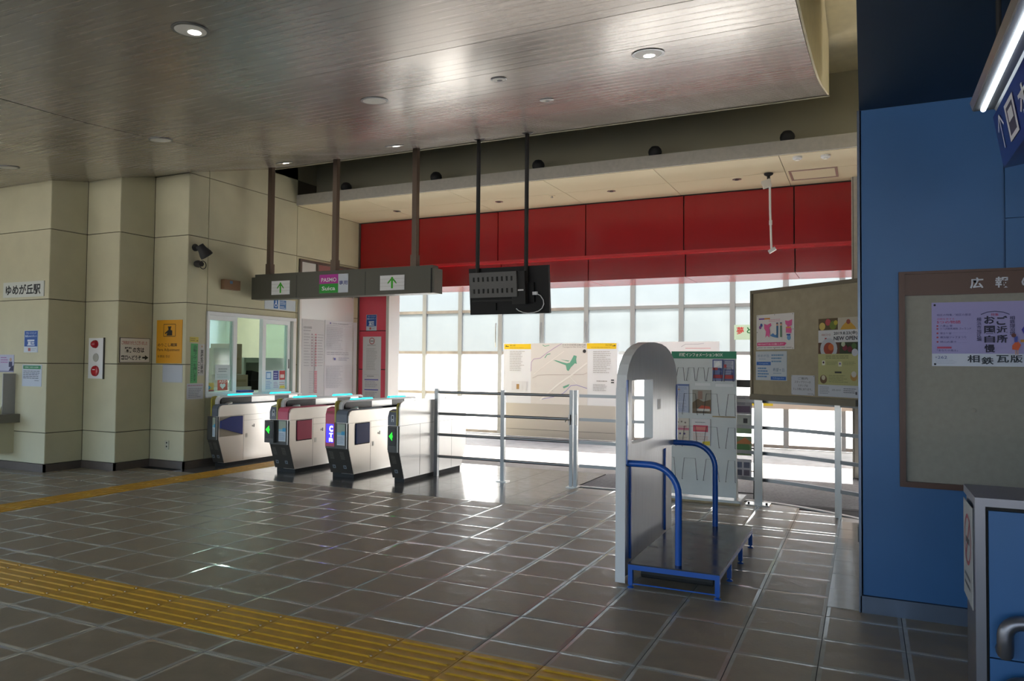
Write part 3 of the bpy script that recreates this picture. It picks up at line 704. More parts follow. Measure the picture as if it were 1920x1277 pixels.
MB().obox(c+ax*0.20-ay*0.143+az*0.0, ax, ay, az, 0.06, 0.003, 0.009, 'paper').build('bracket_label', tv)
for x in (-1.39, -0.72):
    MB().tube([(x, 3.9, 2.45), (x, 3.9, ceil_z(3.9)+0.02)], 0.026, 'blackm', 10).build('pole', tv)
    MB().lathe([(0.075, 0), (0.075, -0.012), (0.03, -0.03)], (x, 3.9, ceil_z(3.9)+0.012), (0, 0, 1), 'blackm', 16).build('pole_flange', tv)
cab = [c+ax*u_-ay*0.045+az*v_ for u_, v_ in ((0.38, -0.045), (0.44, -0.075), (0.475, -0.13), (0.48, -0.18), (0.455, -0.23), (0.41, -0.262), (0.34, -0.28), (0.27, -0.285), (0.2, -0.275), (0.14, -0.25), (0.11, -0.225))]
MB().tube(cab[:11], 0.006, 'white', 6).build('cable', tv)
MB().obox(c+ax*0.37-ay*0.04+az*(-0.045), ax, ay, az, 0.03, 0.02, 0.02, 'white').build('plug', tv)

# ---- straight barrier rail and its gate posts
rl = thing('guard_rail', 'straight steel four bar barrier beside the ticket gates', 'railing', (-0.9, 4.0, 0))
for x in (-2.018, -1.06): MB().box(x-0.025, x+0.025, 3.975, 4.025, 0, 1.13, 'rail').build('post', rl)
for x in (-0.155, -0.10): MB().box(x-0.02, x+0.02, 3.98, 4.03, 0, 1.15, 'rail').build('post', rl)
for x in (-1.06, -0.13): MB().box(x-0.07, x+0.07, 3.94, 4.06, 0, 0.008, 'steel').build('foot_plate', rl)
for z in (1.085, 0.805, 0.535, 0.255):
    for a, b in ((-2.005, -1.06), (-1.06, -0.155)): MB().tube([(a+0.02, 4.0, z), (b-0.02, 4.0, z)], 0.018, 'rail', 10).build('rail', rl, smooth=True)
for x in (-0.17, -0.085): MB().tube([(x, 3.965, 0.74), (x, 3.965, 0.86)], 0.014, 'steel', 8).build('hinge', rl)
MB().tube([(-0.155, 3.95, 0.80), (-0.20, 3.94, 0.80), (-0.21, 3.93, 0.77)], 0.008, 'steel', 6).build('latch', rl)
cr = thing('guard_rail', 'curved steel barrier running behind the leaflet rack to the blue wall', 'railing', (1.9, 4.0, 0))
def crail(x): return 4.02 if x < 1.6 else 4.02-0.60*((x-1.6)/1.35)**1.8
for z in (1.085, 0.805, 0.535, 0.255):
    MB().ribbon([(x, crail(x), z) for x in [-0.08+0.02+(3.06)*k/30 for k in range(31)]], 0.013, 0.018, 'rail').build('rail', cr)
bp = MB(); bp.box(1.955, 2.035, 3.86, 3.95, 0, 1.12, 'steel'); bp.build('post', cr)
bp = MB(); bp.box(1.87, 2.11, 3.80, 4.0, 0, 0.01, 'steel'); pl_ = bp.build('foot_plate', cr)
for x in (1.90, 2.08): MB().lathe([(0.012, 0), (0.012, 0.02), (0, 0.024)], (x, 3.84, 0.01), (0, 0, 1), 'gap', 6).build('bolt', pl_)
for x in (1.2, 2.775): MB().box(x-0.03, x+0.03, crail(x)-0.03, crail(x)+0.03, 0, 1.12, 'steel').build('post', cr)

# ---- photo stand with cab panel, platform and hand rails
ps = thing('photo_stand', 'white arched cab panel with window cutout on a blue railed platform', 'photo stand', (1.85, 1.2, 0))
X0, X1, Y0, Y1 = 1.500, 1.570, 0.47, 1.96
def arch_pts(y0, y1, zs, zt, n=14):
    c_, hw = (y0+y1)/2, (y1-y0)/2
    return [(c_-hw*math.copysign(abs(math.cos(PI*k/n))**0.85, math.cos(PI*k/n)), zs+(zt-zs)*math.sin(PI*k/n)**0.85) for k in range(n+1)]
out = [(Y0, 0.80)]+arch_pts(Y0, Y1, 1.30, 1.635)+[(Y1, 0.80)]
hole = [(0.60, 0.93), (0.60, 1.355), (1.165, 1.355), (1.165, 0.915), (0.75, 0.915), (0.63, 0.92)]
def panel_with_hole(mb, outer, hole, x0, x1, m, me):
    bm = bmesh.new()
    def loop(pts, x): return [bm.verts.new((x, p[0], p[1])) for p in pts]
    for x in (x0, x1):
        lo, li = loop(outer, x), loop(hole, x)
        es = [bm.edges.new((a[i], a[(i+1) % len(a)])) for a in (lo, li) for i in range(len(a))]
        bmesh.ops.triangle_fill(bm, edges=es, use_beauty=True)
    bm.verts.ensure_lookup_table(); k = len(mb.v)
    vs = [v.co.copy() for v in bm.verts]; idx = {v: i for i, v in enumerate(bm.verts)}
    fs = [tuple(idx[v] for v in f.verts) for f in bm.faces]; bm.free()
    no, nh = len(outer), len(hole); half = no+nh
    side = [(i, (i+1) % no, half+(i+1) % no, half+i) for i in range(no)]; hs = [(no+i, half+no+i, half+no+(i+1) % nh, no+(i+1) % nh) for i in range(nh)]
    mb.add(vs, fs, m); mb.add(vs, side+hs, me)
pm = MB(); panel_with_hole(pm, out, hole, X0, X1, M['panelalu'], M['white']); pm.build('cab_panel', ps)
MB().box(X0, X1-0.045, Y0, Y1, 0.012, 0.80, 'panelalu').build('lower_panel', ps)
MB().box(X0-0.001, X1-0.004, Y0-0.004, Y0, 0.012, 1.31, 'white').build('edge_strip', ps)
MB().box(X1-0.001, X1+0.008, Y0+0.001, Y0+0.028, 0.80, 1.36, 'standblue').build('edge_bar', ps); MB().box(X1-0.001, X1+0.008, Y1-0.028, Y1, 0.80, 1.30, 'standblue').build('edge_bar', ps)
for y in (0.70, 1.70): MB().box(X1-0.045, X1-0.030, y-0.011, y+0.011, 0.12, 0.80, 'standblue').build('lower_bar', ps)
MB().box(X1, X1+0.0015, 1.30, 1.40, 1.12, 1.20, 'alu').build('plate', ps)
PZ = 0.16; PX0, PX1, PY0, PY1 = 1.60, 2.19, 0.42, 1.93
MB().box(PX0, PX1, PY0, PY1, PZ-0.008, PZ, 'platform').build('deck', ps)
fr = MB()
for y in (PY0, PY1-0.03): fr.box(PX0, PX1, y, y+0.03, PZ-0.04, PZ-0.008, 'standblue')
for x in (PX0, PX1-0.03): fr.box(x, x+0.03, PY0+0.03, PY1-0.03, PZ-0.04, PZ-0.008, 'standblue')
fr.build('deck_frame', ps)
MB().box(PX0+0.03, PX1-0.03, PY0+0.012, PY0+0.018, 0.022, 0.030, 'standblue').build('tie_bar', ps)
for x in (PX0, PX1-0.03):
    for y in (PY0, PY0+0.45, PY0+0.95, PY1-0.03):
        lgp = MB().box(x, x+0.03, y, y+0.03, 0.02, PZ-0.04, 'standblue').build('leg', ps)
        MB().lathe([(0.022, 0), (0.022, 0.006), (0.008, 0.012), (0.008, 0.022)], (x+0.015, y+0.015, 0), (0, 0, 1), 'standblue', 10).build('foot', lgp)
MB().tube([(PX0+0.06, 0.55, 0.075), (PX1-0.06, 0.55, 0.075)], 0.032, 'blackm', 12).build('roller', ps)
def hand_rail(yf, zt):
    pts = [(X1-0.01, yf, zt), (1.72, yf, zt)]+[(1.72+0.19*math.sin(a), yf, zt-0.19+0.19*math.cos(a)) for a in [PI/2*k/8 for k in range(1, 9)]]+[(1.91, yf, PZ)]
    MB().tube(pts, 0.0225, 'standblue', 12).build('hand_rail', ps, smooth=True)
hand_rail(0.52, 0.80); hand_rail(1.84, 0.82)
# ---- leaflet rack with wire holders
rk = thing('leaflet_rack', 'white leaflet board with green header and wire holders', 'leaflet rack', (1.45, 3.95, 0))
RY = 3.76
MB().box(1.10, 1.785, RY, RY+0.035, 0.07, 1.545, 'rack').build('board', rk)
MB().box(1.10, 1.785, RY-0.004, RY+0.037, 1.535, 1.612, ink('2E8C68')).build('header', rk)
Sheet((1.10, RY-0.004, 1.535), XR, ZU, 0.685, 0.077).text(0.12, 0.26, 0.80, 0.80, '相鉄インフォメーションBOX', 'E4EEE2', 0.03).mb.build('lettering', rk)
bs = MB(); bs.box(1.08, 1.83, RY-0.03, RY+0.42, 0.0, 0.045, 'rack'); bso = bs.build('base', rk)
MB().box(1.08, 1.83, RY-0.034, RY-0.03, 0.0, 0.02, 'rust').build('base_stain', bso)
MB().prism([(RY+0.03, 0.045), (RY+0.22, 0.045), (RY+0.03, 0.9)], 'x', 1.76, 1.775, 'rack').build('rear_brace', rk)
def rx(zx): return 1.135+((1240+zx/3.99)-1265)*0.00565
def rz_(zy): return 1.61-((640+zy/3.99)-660)*0.005623
def holder(tx0, tx1, ty, bx0, bx1, by):
    mb = MB(); y = RY-0.03
    pts = [(rx(bx0), RY-0.004, rz_(by)), (rx(bx0), y-0.012, rz_(by)), (rx(tx0), y, rz_(ty)), (rx(tx1), y, rz_(ty)), (rx(bx1), y-0.012, rz_(by)), (rx(bx1), RY-0.004, rz_(by))]
    mb.tube(pts, 0.0026, 'wire', 5); mb.build('wire_holder', rk)
for c_ in (150-75, 150, 230, 305, 380, 425, 508): holder(c_-20, c_+20, 203, c_-34, c_+32, 303)
for ty, by in ((400, 560), (650, 805), (893, 1055)):
    for a, b, c_, d in ((20, 100, 5, 115), (178, 262, 163, 277), (343, 422, 323, 440), (505, 552, 487, 556)): holder(a, b, ty, c_, d, by)
for a, b, zy in ((255, 372, 330), (408, 540, 335)): MB().box(rx(a), rx(b), RY-0.003, RY, rz_(zy+10), rz_(zy-10), 'paper').build('label_strip', rk)
MB().box(rx(385), rx(555), RY-0.002, RY, rz_(576), rz_(566), 'rust').build('shelf_stain', rk)
def leaf(label, x0, y0, x1, y1, back, draw, yoff=0.022):
    w, h = rx(x1)-rx(x0), rz_(y0)-rz_(y1)
    return poster('leaflet', label, 'leaflet', (rx(x0), RY-0.002-yoff*0+0.0, rz_(y1)), XR, ZU, w, h, back, 0.016, draw, group='leaflets in the wire rack')
def blue_mag(s): s.rect(0, 0, 1, 1, '4A5890').rect(0.1, 0.6, 0.9, 0.95, 'D8DAE0').poly([(0.2, 0.62), (0.8, 0.75), (0.6, 0.92), (0.3, 0.85)], 'F0F0F0').rect(0.0, 0.5, 0.5, 0.62, 'B8484A').rect(0.1, 0.12, 0.95, 0.28, 'B23A40').lines(0.1, 0.3, 0.9, 0.5, 4, '9AA4C8').rect(0.05, 0.02, 0.95, 0.1, '8890B8')
def blue_mag2(s): s.rect(0, 0, 1, 1, '5C6494').rect(0.08, 0.55, 0.92, 0.95, 'B9BCC8').lines(0.1, 0.56, 0.9, 0.94, 7, '4A5080').rect(0.05, 0.1, 0.9, 0.28, 'B4403E').rect(0.0, 0.62, 0.25, 0.78, 'B8484A').lines(0.1, 0.3, 0.9, 0.5, 4, 'D0D4E0')
leaf('blue and red magazine in the top row, left of the pair', 388, 140, 465, 300, '46508A', blue_mag)
leaf('blue and red magazine in the top row, right of the pair', 471, 142, 548, 300, '545C90', blue_mag2)
leaf('pale blue leaflet at the left of the second row', 100, 330, 210, 548, 'B9C0D2', lambda s: s.rect(0, 0.93, 1, 1, '6A7AA8').lines(0.1, 0.4, 0.9, 0.9, 10, '8C98B8').lines(0.1, 0.05, 0.9, 0.35, 5, '9AA2BC').rect(0.1, 0.78, 0.4, 0.84, 'B89A88'))
leaf('travel leaflet with a townscape photo in the second row', 238, 372, 375, 550, 'A9A49A', lambda s: s.rect(0, 0.45, 1, 1, 'A39E92').rect(0, 0, 1, 0.25, '7A6A58').poly([(0, 0.45), (0.3, 0.62), (0.6, 0.5), (1, 0.6), (1, 0.2), (0, 0.2)], '6E5A42').poly([(0.2, 0.12), (0.5, 0.34), (0.95, 0.3), (1, 0.12)], 'C9583C').rect(0.25, 0.1, 0.95, 0.2, 'D8D4CC').rect(0.3, 0.6, 0.55, 0.95, '9A7C6C').lines(0.05, 0.02, 0.95, 0.1, 2, '3E3830'))
leaf('cream leaflet with small faces in the third row', 100, 592, 212, 795, 'D8CEC0', lambda s: s.rect(0, 0.55, 1, 0.64, 'D28090').lines(0.1, 0.6, 0.95, 0.72, 2, 'C0647A').circ(0.25, 0.85, 0.06, '8A7A70').circ(0.5, 0.87, 0.06, '8A7A70').circ(0.75, 0.84, 0.06, '8A7A70').circ(0.4, 0.42, 0.07, '6A5A80').circ(0.7, 0.42, 0.07, '6A5A80').lines(0.1, 0.1, 0.9, 0.3, 4, 'B8A898'))
leaf('white leaflet with a coral red panel in the third row', 230, 592, 372, 795, 'E2DDDC', lambda s: s.lines(0.2, 0.84, 0.8, 0.9, 1, '6A6A70').rect(0.1, 0.52, 0.88, 0.76, 'D8566A').rect(0.18, 0.58, 0.8, 0.7, 'E08A80').lines(0.1, 0.2, 0.9, 0.48, 5, 'D8A890').poly([(0.55, 0.02), (0.98, 0.02), (0.98, 0.18), (0.6, 0.16)], 'E0C840'))
# ---- black wire stand behind it
ws = thing('wire_stand', 'black wire leaflet stand half hidden behind the white rack', 'leaflet rack', (1.6, 4.35, 0))
for x in (1.25, 1.585, 1.905): MB().tube([(x, 4.22, 0.0), (x, 4.30, 1.30)], 0.008, 'blackm', 6).build('upright', ws)
for z in (0.06, 0.30, 0.55, 0.80, 1.05): MB().tube([(1.25, 4.20+z*0.06, z), (1.905, 4.20+z*0.06, z)], 0.006, 'blackm', 6).build('shelf_bar', ws)
for x in (1.25, 1.905): MB().tube([(x, 4.55, 0.0), (x, 4.30, 1.25)], 0.007, 'blackm', 6).build('rear_leg', ws)
MB().box(1.25, 1.905, 4.285, 4.30, 1.22, 1.305, 'black').build('header', ws)
for lb, z, bk, f_ in (('grey leaflet with a dark photo at the top of the wire stand', 0.92, '9A9AA0', lambda s: s.rect(0.1, 0.1, 0.9, 0.45, '5A4A62').rect(0.1, 0.5, 0.6, 0.9, '80808A')),
                  ('leaflet with a green foot, second in the wire stand', 0.71, 'A8B0AA', lambda s: s.rect(0, 0, 1, 0.3, '7E9A78').rect(0.5, 0.55, 0.75, 0.8, '3A3A3E')),
                  ('green and orange fruit leaflet in the wire stand', 0.47, '7A8E6A', lambda s: s.circ(0.5, 0.4, 0.4, '4E7A4A').poly([(0, 0.6), (0.6, 0.95), (1, 0.7), (0.9, 0.6)], 'B87848')),
                  ('leaflet with four small photos low in the wire stand', 0.22, 'B4B4BA', lambda s: s.rect(0.1, 0.55, 0.45, 0.85, '5A6278').rect(0.55, 0.55, 0.9, 0.85, '525A6E').rect(0.1, 0.15, 0.45, 0.45, '4A4A5A').rect(0.55, 0.15, 0.9, 0.45, '5C5664'))):
    poster('leaflet', lb, 'leaflet', (1.70, 4.196+z*0.06, z), XR, ZU, 0.18, 0.21, bk, 0.008, f_, group='leaflets in the wire stand')

# ---- bulletin board on the curved barrier
BL = Vector((1.92, 3.9, 0)); BR = Vector((0.766, -0.643, 0)).normalized(); BN = BR.cross(Vector((0, 0, 1)))
bd = thing('bulletin_board', 'beige bulletin board in a bronze frame mounted on the curved barrier', 'notice board', (2.45, 3.45, 1.14))
def bpart(a0, a1, z0, z1, d0, d1, m, name, par=None):
    c_ = BL+BR*((a0+a1)/2)+BN*((d0+d1)/2)+Vector((0, 0, (z0+z1)/2))
    return MB().obox(c_, BR, BN, Vector((0, 0, 1)), (a1-a0)/2, (d1-d0)/2, (z1-z0)/2, m).build(name, par or bd)
bpart(0.02, 1.37, 1.16, 2.25, -0.04, 0.0, 'cork', 'panel')
bpart(0.0, 1.37, 2.225, 2.26, -0.05, 0.018, 'boardframe', 'frame_rail'); bpart(0.0, 0.03, 1.14, 2.225, -0.05, 0.018, 'boardframe', 'frame_rail')
bpart(0.03, 1.37, 1.105, 1.165, -0.06, 0.05, 'boardframe', 'bottom_tray')
for a in (0.08, 0.92): bpart(a, a+0.05, 1.2, 1.4, -0.10, -0.04, 'steel', 'bracket')
def on_board(name, label, cat, a0, z0, w, h, back, draw): return poster(name, label, cat, BL+BR*a0+Vector((0, 0, z0)), BR, (0, 0, 1), w, h, back, 0.003, draw)
def pins(s):
    for a, b in ((0.03, 0.97), (0.97, 0.97), (0.03, 0.03), (0.97, 0.03), (0.5, 0.98), (0.5, 0.02), (0.02, 0.5), (0.98, 0.55)): s.circ(a, b, 0.009, '2A2A2A', 8)
def lines_poster(s):
    pins(s); s.rect(0.07, 0.86, 0.22, 0.9, '7A4AA0').rect(0.22, 0.86, 0.38, 0.9, 'D0842A')
    for x, y, c_ in ((0.14, 0.7, '3A5AA0'), (0.11, 0.64, '8A4A90')): s.circ(x, y, 0.035, c_)
    s.poly([(0.22, 0.74), (0.3, 0.7), (0.4, 0.75), (0.42, 0.68), (0.36, 0.62), (0.38, 0.5), (0.36, 0.34), (0.3, 0.4), (0.25, 0.34), (0.27, 0.52), (0.22, 0.6)], 'D85C96')
    s.poly([(0.78, 0.8), (0.86, 0.78), (0.96, 0.82), (0.95, 0.66), (0.88, 0.62), (0.95, 0.56), (0.94, 0.44), (0.8, 0.46), (0.8, 0.6), (0.84, 0.64), (0.79, 0.7)], 'D85C96')
    s.rect(0.8, 0.58, 0.93, 0.62, 'D8904A').poly([(0.38, 0.4), (0.46, 0.46), (0.52, 0.4), (0.58, 0.44), (0.6, 0.32), (0.5, 0.34), (0.44, 0.36)], '4A7AB0')
    for x, c_ in ((0.55, '3A6A90'), (0.65, '5A7A60')): s.rect(x, 0.34, x+0.05, 0.66, c_).circ(x+0.025, 0.7, 0.028, 'C89A80').rect(x, 0.72, x+0.05, 0.75, '2E3A5A')
    s.circ(0.88, 0.32, 0.05, '6A9AC8').rect(0.82, 0.38, 0.92, 0.42, '2A4A9A').lines(0.35, 0.78, 0.7, 0.86, 2, 'D890A8')
    s.poly([(0.03, 0.1), (0.77, 0.1), (0.82, 0.17), (0.77, 0.2), (0.03, 0.2)], 'D84A86').text(0.06, 0.125, 0.74, 0.175, '車内ではゆずりあいをお願いします！', 'F4E4EA', 0.01).lines(0.04, 0.03, 0.96, 0.07, 1, '7A7A7A')
on_board('poster', 'white poster with pink shapes and a pink caption bar on the bulletin board', 'poster', 0.082, 1.632, 0.52, 0.363, 'DCD8D6', lines_poster)
def names_sheet(s):
    s.text(0.07, 0.80, 0.45, 0.90, 'ゆめが丘', '5A7A9A').lines(0.1, 0.71, 0.4, 0.76, 1, '7A94B0').rect(0.03, 0.52, 0.50, 0.64, '2C62B0').text(0.1, 0.55, 0.42, 0.60, 'Yumegaoka', 'A8C4E8')
    s.lines(0.52, 0.6, 0.95, 0.92, 3, '6A8CB0', t=0.45).lines(0.07, 0.08, 0.46, 0.46, 4, '5A84B4', t=0.5)
    s.text(0.57, 0.31, 0.94, 0.43, '希望ヶ丘', '4A6A90').lines(0.58, 0.22, 0.92, 0.28, 1, '7A94B0').rect(0.50, 0.02, 0.98, 0.14, '2C62B0').text(0.57, 0.05, 0.92, 0.11, 'Kibogaoka', 'A8C4E8')
on_board('poster', 'pale sheet with blue station names and two blue bars on the bulletin board', 'poster', 0.07, 1.313, 0.435, 0.30, 'BFC6CE', names_sheet)
def stamp_sheet(s):
    for a, b in ((0.03, 0.96), (0.97, 0.96), (0.03, 0.03), (0.97, 0.03)): s.circ(a, b, 0.014, '2A2A2A', 8)
    s.text(0.30, 0.78, 0.72, 0.90, 'ご案内', '2C2C34').text(0.15, 0.60, 0.84, 0.72, 'スタンプラリーの', '2C2C34').text(0.30, 0.43, 0.72, 0.54, 'スタンプは', '2C2C34').text(0.08, 0.24, 0.90, 0.36, 'うしろ側にあります。', '2C2C34').text(0.72, 0.05, 0.95, 0.11, 'ゆめが丘駅', '2C2C34')
on_board('notice', 'small white notice about a stamp rally at the foot of the bulletin board', 'notice', 0.565, 1.18, 0.295, 0.194, 'C2C4CC', stamp_sheet)
def food(s):
    s.rect(0, 0.85, 0.5, 1, '5A4A30').rect(0.5, 0.84, 1, 1, 'B8B0A0').poly([(0.56, 0.85), (0.62, 0.9), (0.76, 0.97), (0.92, 0.88), (0.95, 0.85)], 'C89A3A').circ(0.76, 0.945, 0.05, '9A4A3A')
    s.circ(0.1, 0.9, 0.08, 'C8B060').circ(0.25, 0.95, 0.07, 'B04A50').circ(0.38, 0.91, 0.09, '6A7A30').circ(0.45, 0.94, 0.05, 'B8A838')
    s.rect(0, 0.69, 1, 0.845, 'CFCFD2').text(0.09, 0.775, 0.31, 0.805, 'ゆめビストロ', '9A3030', 0.01).rect(0.17, 0.715, 0.22, 0.75, 'B03030').text(0.40, 0.775, 0.98, 0.83, '2019.8.23(金)', '2A2A3A', 0.02).text(0.40, 0.715, 0.98, 0.765, 'NEW OPEN', '2A2A3A', 0.03)
    s.rect(0, 0.545, 0.55, 0.69, '5A3A2A').circ(0.27, 0.61, 0.22, 'B8BCC4').circ(0.27, 0.61, 0.13, '9A3E28').circ(0.33, 0.63, 0.07, 'C8642E').rect(0.55, 0.545, 1, 0.69, '2E3A22').circ(0.68, 0.62, 0.06, '7A2A3A').circ(0.8, 0.6, 0.06, '6A2434').circ(0.9, 0.64, 0.06, '4A6A38').circ(0.64, 0.665, 0.05, 'B8C4A8')
    s.rect(0, 0.15, 1, 0.545, 'B6B47E').lines(0.2, 0.48, 0.9, 0.53, 2, '7A7A54').rect(0.1, 0.40, 0.18, 0.46, 'DADACA').circ(0.14, 0.435, 0.022, '4A2A4A').rect(0.52, 0.385, 0.6, 0.445, 'DADACA').circ(0.56, 0.42, 0.022, '6A5A9A').lines(0.22, 0.4, 0.5, 0.45, 3, '8A8A62').lines(0.64, 0.4, 0.95, 0.45, 3, '8A8A62')
    s.rect(0.43, 0.30, 0.6, 0.322, '3A3A34').circ(0.14, 0.22, 0.09, '6A5036').circ(0.14, 0.24, 0.05, 'C8C0A8').circ(0.9, 0.26, 0.085, 'B48A4A').circ(0.9, 0.29, 0.06, 'CFCDC6').lines(0.28, 0.18, 0.78, 0.28, 5, '8A8A62')
    s.rect(0, 0, 1, 0.15, 'C8CCD6').lines(0.04, 0.03, 0.32, 0.13, 5, '8A90A0').text(0.36, 0.075, 0.58, 0.1, 'お問い合わせ', '5A606C').lines(0.65, 0.05, 0.96, 0.12, 3, '6A707C').rect(0.94, 0.04, 0.98, 0.075, '4A4A50')
    s.circ(0.93, 0.56, 0.075, 'C6C8D2')
on_board('poster', 'restaurant opening poster with food photos at the right of the bulletin board', 'poster', 0.91, 1.18, 0.455, 0.735, 'C8C8C0', food)

# ---- framed notice board on the blue wall
nb = thing('notice_board', 'large brown framed notice board on the blue wall', 'notice board', (4.1, 0.56, 0.77))
NX0, NX1, NZ0, NZ1 = 3.197, 5.2, 0.768, 2.022
MB().box(NX0+0.03, NX1-0.03, 0.555, 0.578, NZ0+0.03, 1.885, 'noticefelt').build('felt', nb)
MB().box(NX0+0.03, NX1-0.03, 0.545, 0.578, 1.882, NZ1-0.012, 'brownframe').build('header', nb)
for a, b, c_, d in ((NX0, NX1, NZ0, NZ0+0.032), (NX0, NX1, NZ1-0.014, NZ1), (NX0, NX0+0.032, NZ0+0.032, NZ1-0.014), (NX1-0.032, NX1, NZ0+0.032, NZ1-0.014)):
    MB().box(a, b, 0.535, 0.58, c_, d, 'brownframe').build('frame', nb)
sh = Sheet((0, 0.545, 0), XR, ZU, 1, 1)
for k, ch in enumerate('広報の掲示板'): sh.text(3.557+0.122*k, 1.913, 3.622+0.122*k, 1.975, ch, 'C4C8D2', 0.025)
sh.mb.build('lettering', nb)
MB().lathe([(0.014, 0), (0.014, 0.004), (0.006, 0.006)], (3.571, 0.556, 1.222), (0, -1, 0), 'noticefelt', 14).build('lock', nb)
def kawara(s):
    s.rect(0, 0.195, 1, 1, '9B96C8').rect(0, 0, 1, 0.195, 'C4CCDC')
    for a, b in ((0.03, 0.96), (0.03, 0.03)): s.circ(a, b, 0.012, '1E1E2A', 10)
    s.text(0.05, 0.785, 0.38, 0.82, '地区の特集／旭区の歴史', '3A3A78').text(0.05, 0.725, 0.22, 0.755, '沿線を旅する', 'A84A78').text(0.05, 0.665, 0.28, 0.715, '5つの物語', 'B23A62', 0.01)
    for k, y in enumerate((0.63, 0.585, 0.515, 0.45, 0.38)): s.circ(0.055, y, 0.01, 'B04858').text(0.08, y-0.017, (0.2, 0.38, 0.19, 0.33, 0.24)[k], y+0.017, ('八景山 堤', '三つ沢競馬場跡 ゴーランド', '保土ケ谷', '横浜緑ジャズまつり', '旭山の富士')[k], '3A3A78')
    s.lines(0.08, 0.34, 0.4, 0.6, 5, '8A86B8', t=0.08).rect(0.05, 0.275, 0.19, 0.305, 'B04468').text(0.05, 0.23, 0.25, 0.262, '「あなたの風土」', '3A3A78')
    s.text(0.615, 0.635, 0.715, 0.775, 'ご', '16163A', 0.03).text(0.615, 0.505, 0.715, 0.62, '近', '16163A', 0.03).text(0.615, 0.36, 0.715, 0.485, '所', '16163A', 0.03)
    for ch, y0, y1 in (('お', 0.655, 0.775), ('国', 0.50, 0.625), ('自', 0.365, 0.475), ('慢', 0.215, 0.34)): s.text(0.50, y0, 0.60, y1, ch, '16163A', 0.03)
    s.text(0.43, 0.39, 0.475, 0.755, '横浜市旭区編', '2A2A5A', 0.01, vertical=True).text(0.735, 0.48, 0.785, 0.77, '相鉄線沿線', '2A2A5A', 0.01, vertical=True)
    s.text(0.565, 0.775, 0.635, 0.815, '特集', 'A03A66', 0.01)
    s.stroke([(0.47, 0.80), (0.53, 0.835), (0.6, 0.845), (0.68, 0.83), (0.735, 0.795)], 0.004, '2A2A5A')
    for ch, a in zip('相鉄瓦版', (0.34, 0.47, 0.61, 0.735)): s.text(a, 0.03 if ch == '鉄' else 0.06, a+0.115, 0.145 if ch == '鉄' else 0.175, ch, '1C2A3A', 0.02)
    s.text(0.055, 0.115, 0.145, 0.16, '262', '4A5A9A').text(0.03, 0.125, 0.05, 0.15, '第', '4A5A9A').lines(0.03, 0.03, 0.24, 0.1, 3, '8A94B4', t=0.12).circ(0.90, 0.06, 0.015, 'A84A48').circ(0.905, 0.04, 0.015, '3A7A4A')
    s.poly([(0.84, 0.56), (0.87, 0.625), (0.92, 0.62), (0.97, 0.6), (1, 0.62), (1, 0.3), (0.95, 0.32), (0.92, 0.34), (0.9, 0.42), (0.86, 0.5)], '3832A0').circ(0.955, 0.17, 0.04, 'A01E38')
    s.poly([(0.755, 0.32), (0.80, 0.4), (0.835, 0.33), (0.81, 0.25), (0.755, 0.26)], 'C8562A').rect(0.775, 0.37, 0.805, 0.46, '3A4AA0').circ(0.77, 0.475, 0.022, '5A2A28').rect(0.78, 0.18, 0.79, 0.25, 'C8A090').rect(0.8, 0.18, 0.81, 0.25, 'C8A090').rect(0.83, 0.37, 0.865, 0.41, 'B8802A')
on = poster('poster', 'lilac magazine poster with vertical lettering pinned to the brown framed board', 'poster', (3.366, 0.555, 1.472), XR, ZU, 0.515, 0.366, '9B96C8', 0.003, kawara)
MB().box(2.972, 2.985, 0.60, 0.68, 0.41, 0.50, 'dkgrey').build('wall_switch', None)
tag(bpy.data.objects['wall_switch'], 'small grey switch box on the corner of the blue wall', 'switch')

M['cabsteel'] = mat('cabinet_steel', (0.20, 0.20, 0.225), 0.33, metal=0.8)
# ---- steel framed blue cabinet at the right edge
cb_ = thing('cabinet', 'stainless framed blue cabinet with steel pipe handles by the blue wall', 'cabinet', (3.9, -1.07, 0))
CX0, CX1, CY0, CY1, CZ = 3.37, 4.3, -1.24, -0.90, 1.0
MB().box(CX0+0.01, CX1-0.01, CY0+0.03, CY1, 0.0, CZ-0.03, 'cabsteel').build('body', cb_)
MB().box(CX0, CX1, CY0-0.004, CY1, CZ-0.03, CZ, 'cabsteel').build('top', cb_)
for a, b in ((CX0, CX0+0.032), (CX1-0.032, CX1)): MB().box(a, b, CY0, CY0+0.04, 0, CZ-0.03, 'cabsteel').build('frame_post', cb_)
MB().box(CX0+0.032, CX1-0.032, CY0+0.02, CY0+0.03, 0.04, CZ-0.03, 'gap').build('door_gap', cb_)
for z0, z1 in ((0.05, 0.435), (0.44, 0.955)):
    d_ = MB().box(CX0+0.042, CX1-0.042, CY0+0.004, CY0+0.024, z0, z1, 'blue').build('door', cb_)
    zt = z1-0.37 if z1 > 0.9 else z1-0.06
    pts = [(3.452, CY0+0.0, zt-0.11), (3.452, CY0-0.04, zt-0.11), (3.452, CY0-0.045, zt-0.08)]+[(3.452+0.05*(1-math.cos(a)), CY0-0.045, zt-0.05+0.05*math.sin(a)) for a in [PI/2*k/6 for k in range(7)]]+[(4.15, CY0-0.045, zt), (4.17, CY0-0.03, zt), (4.17, CY0, zt)]
    MB().tube(pts, 0.026, 'cabsteel', 12).build('pipe_handle', d_, smooth=True)
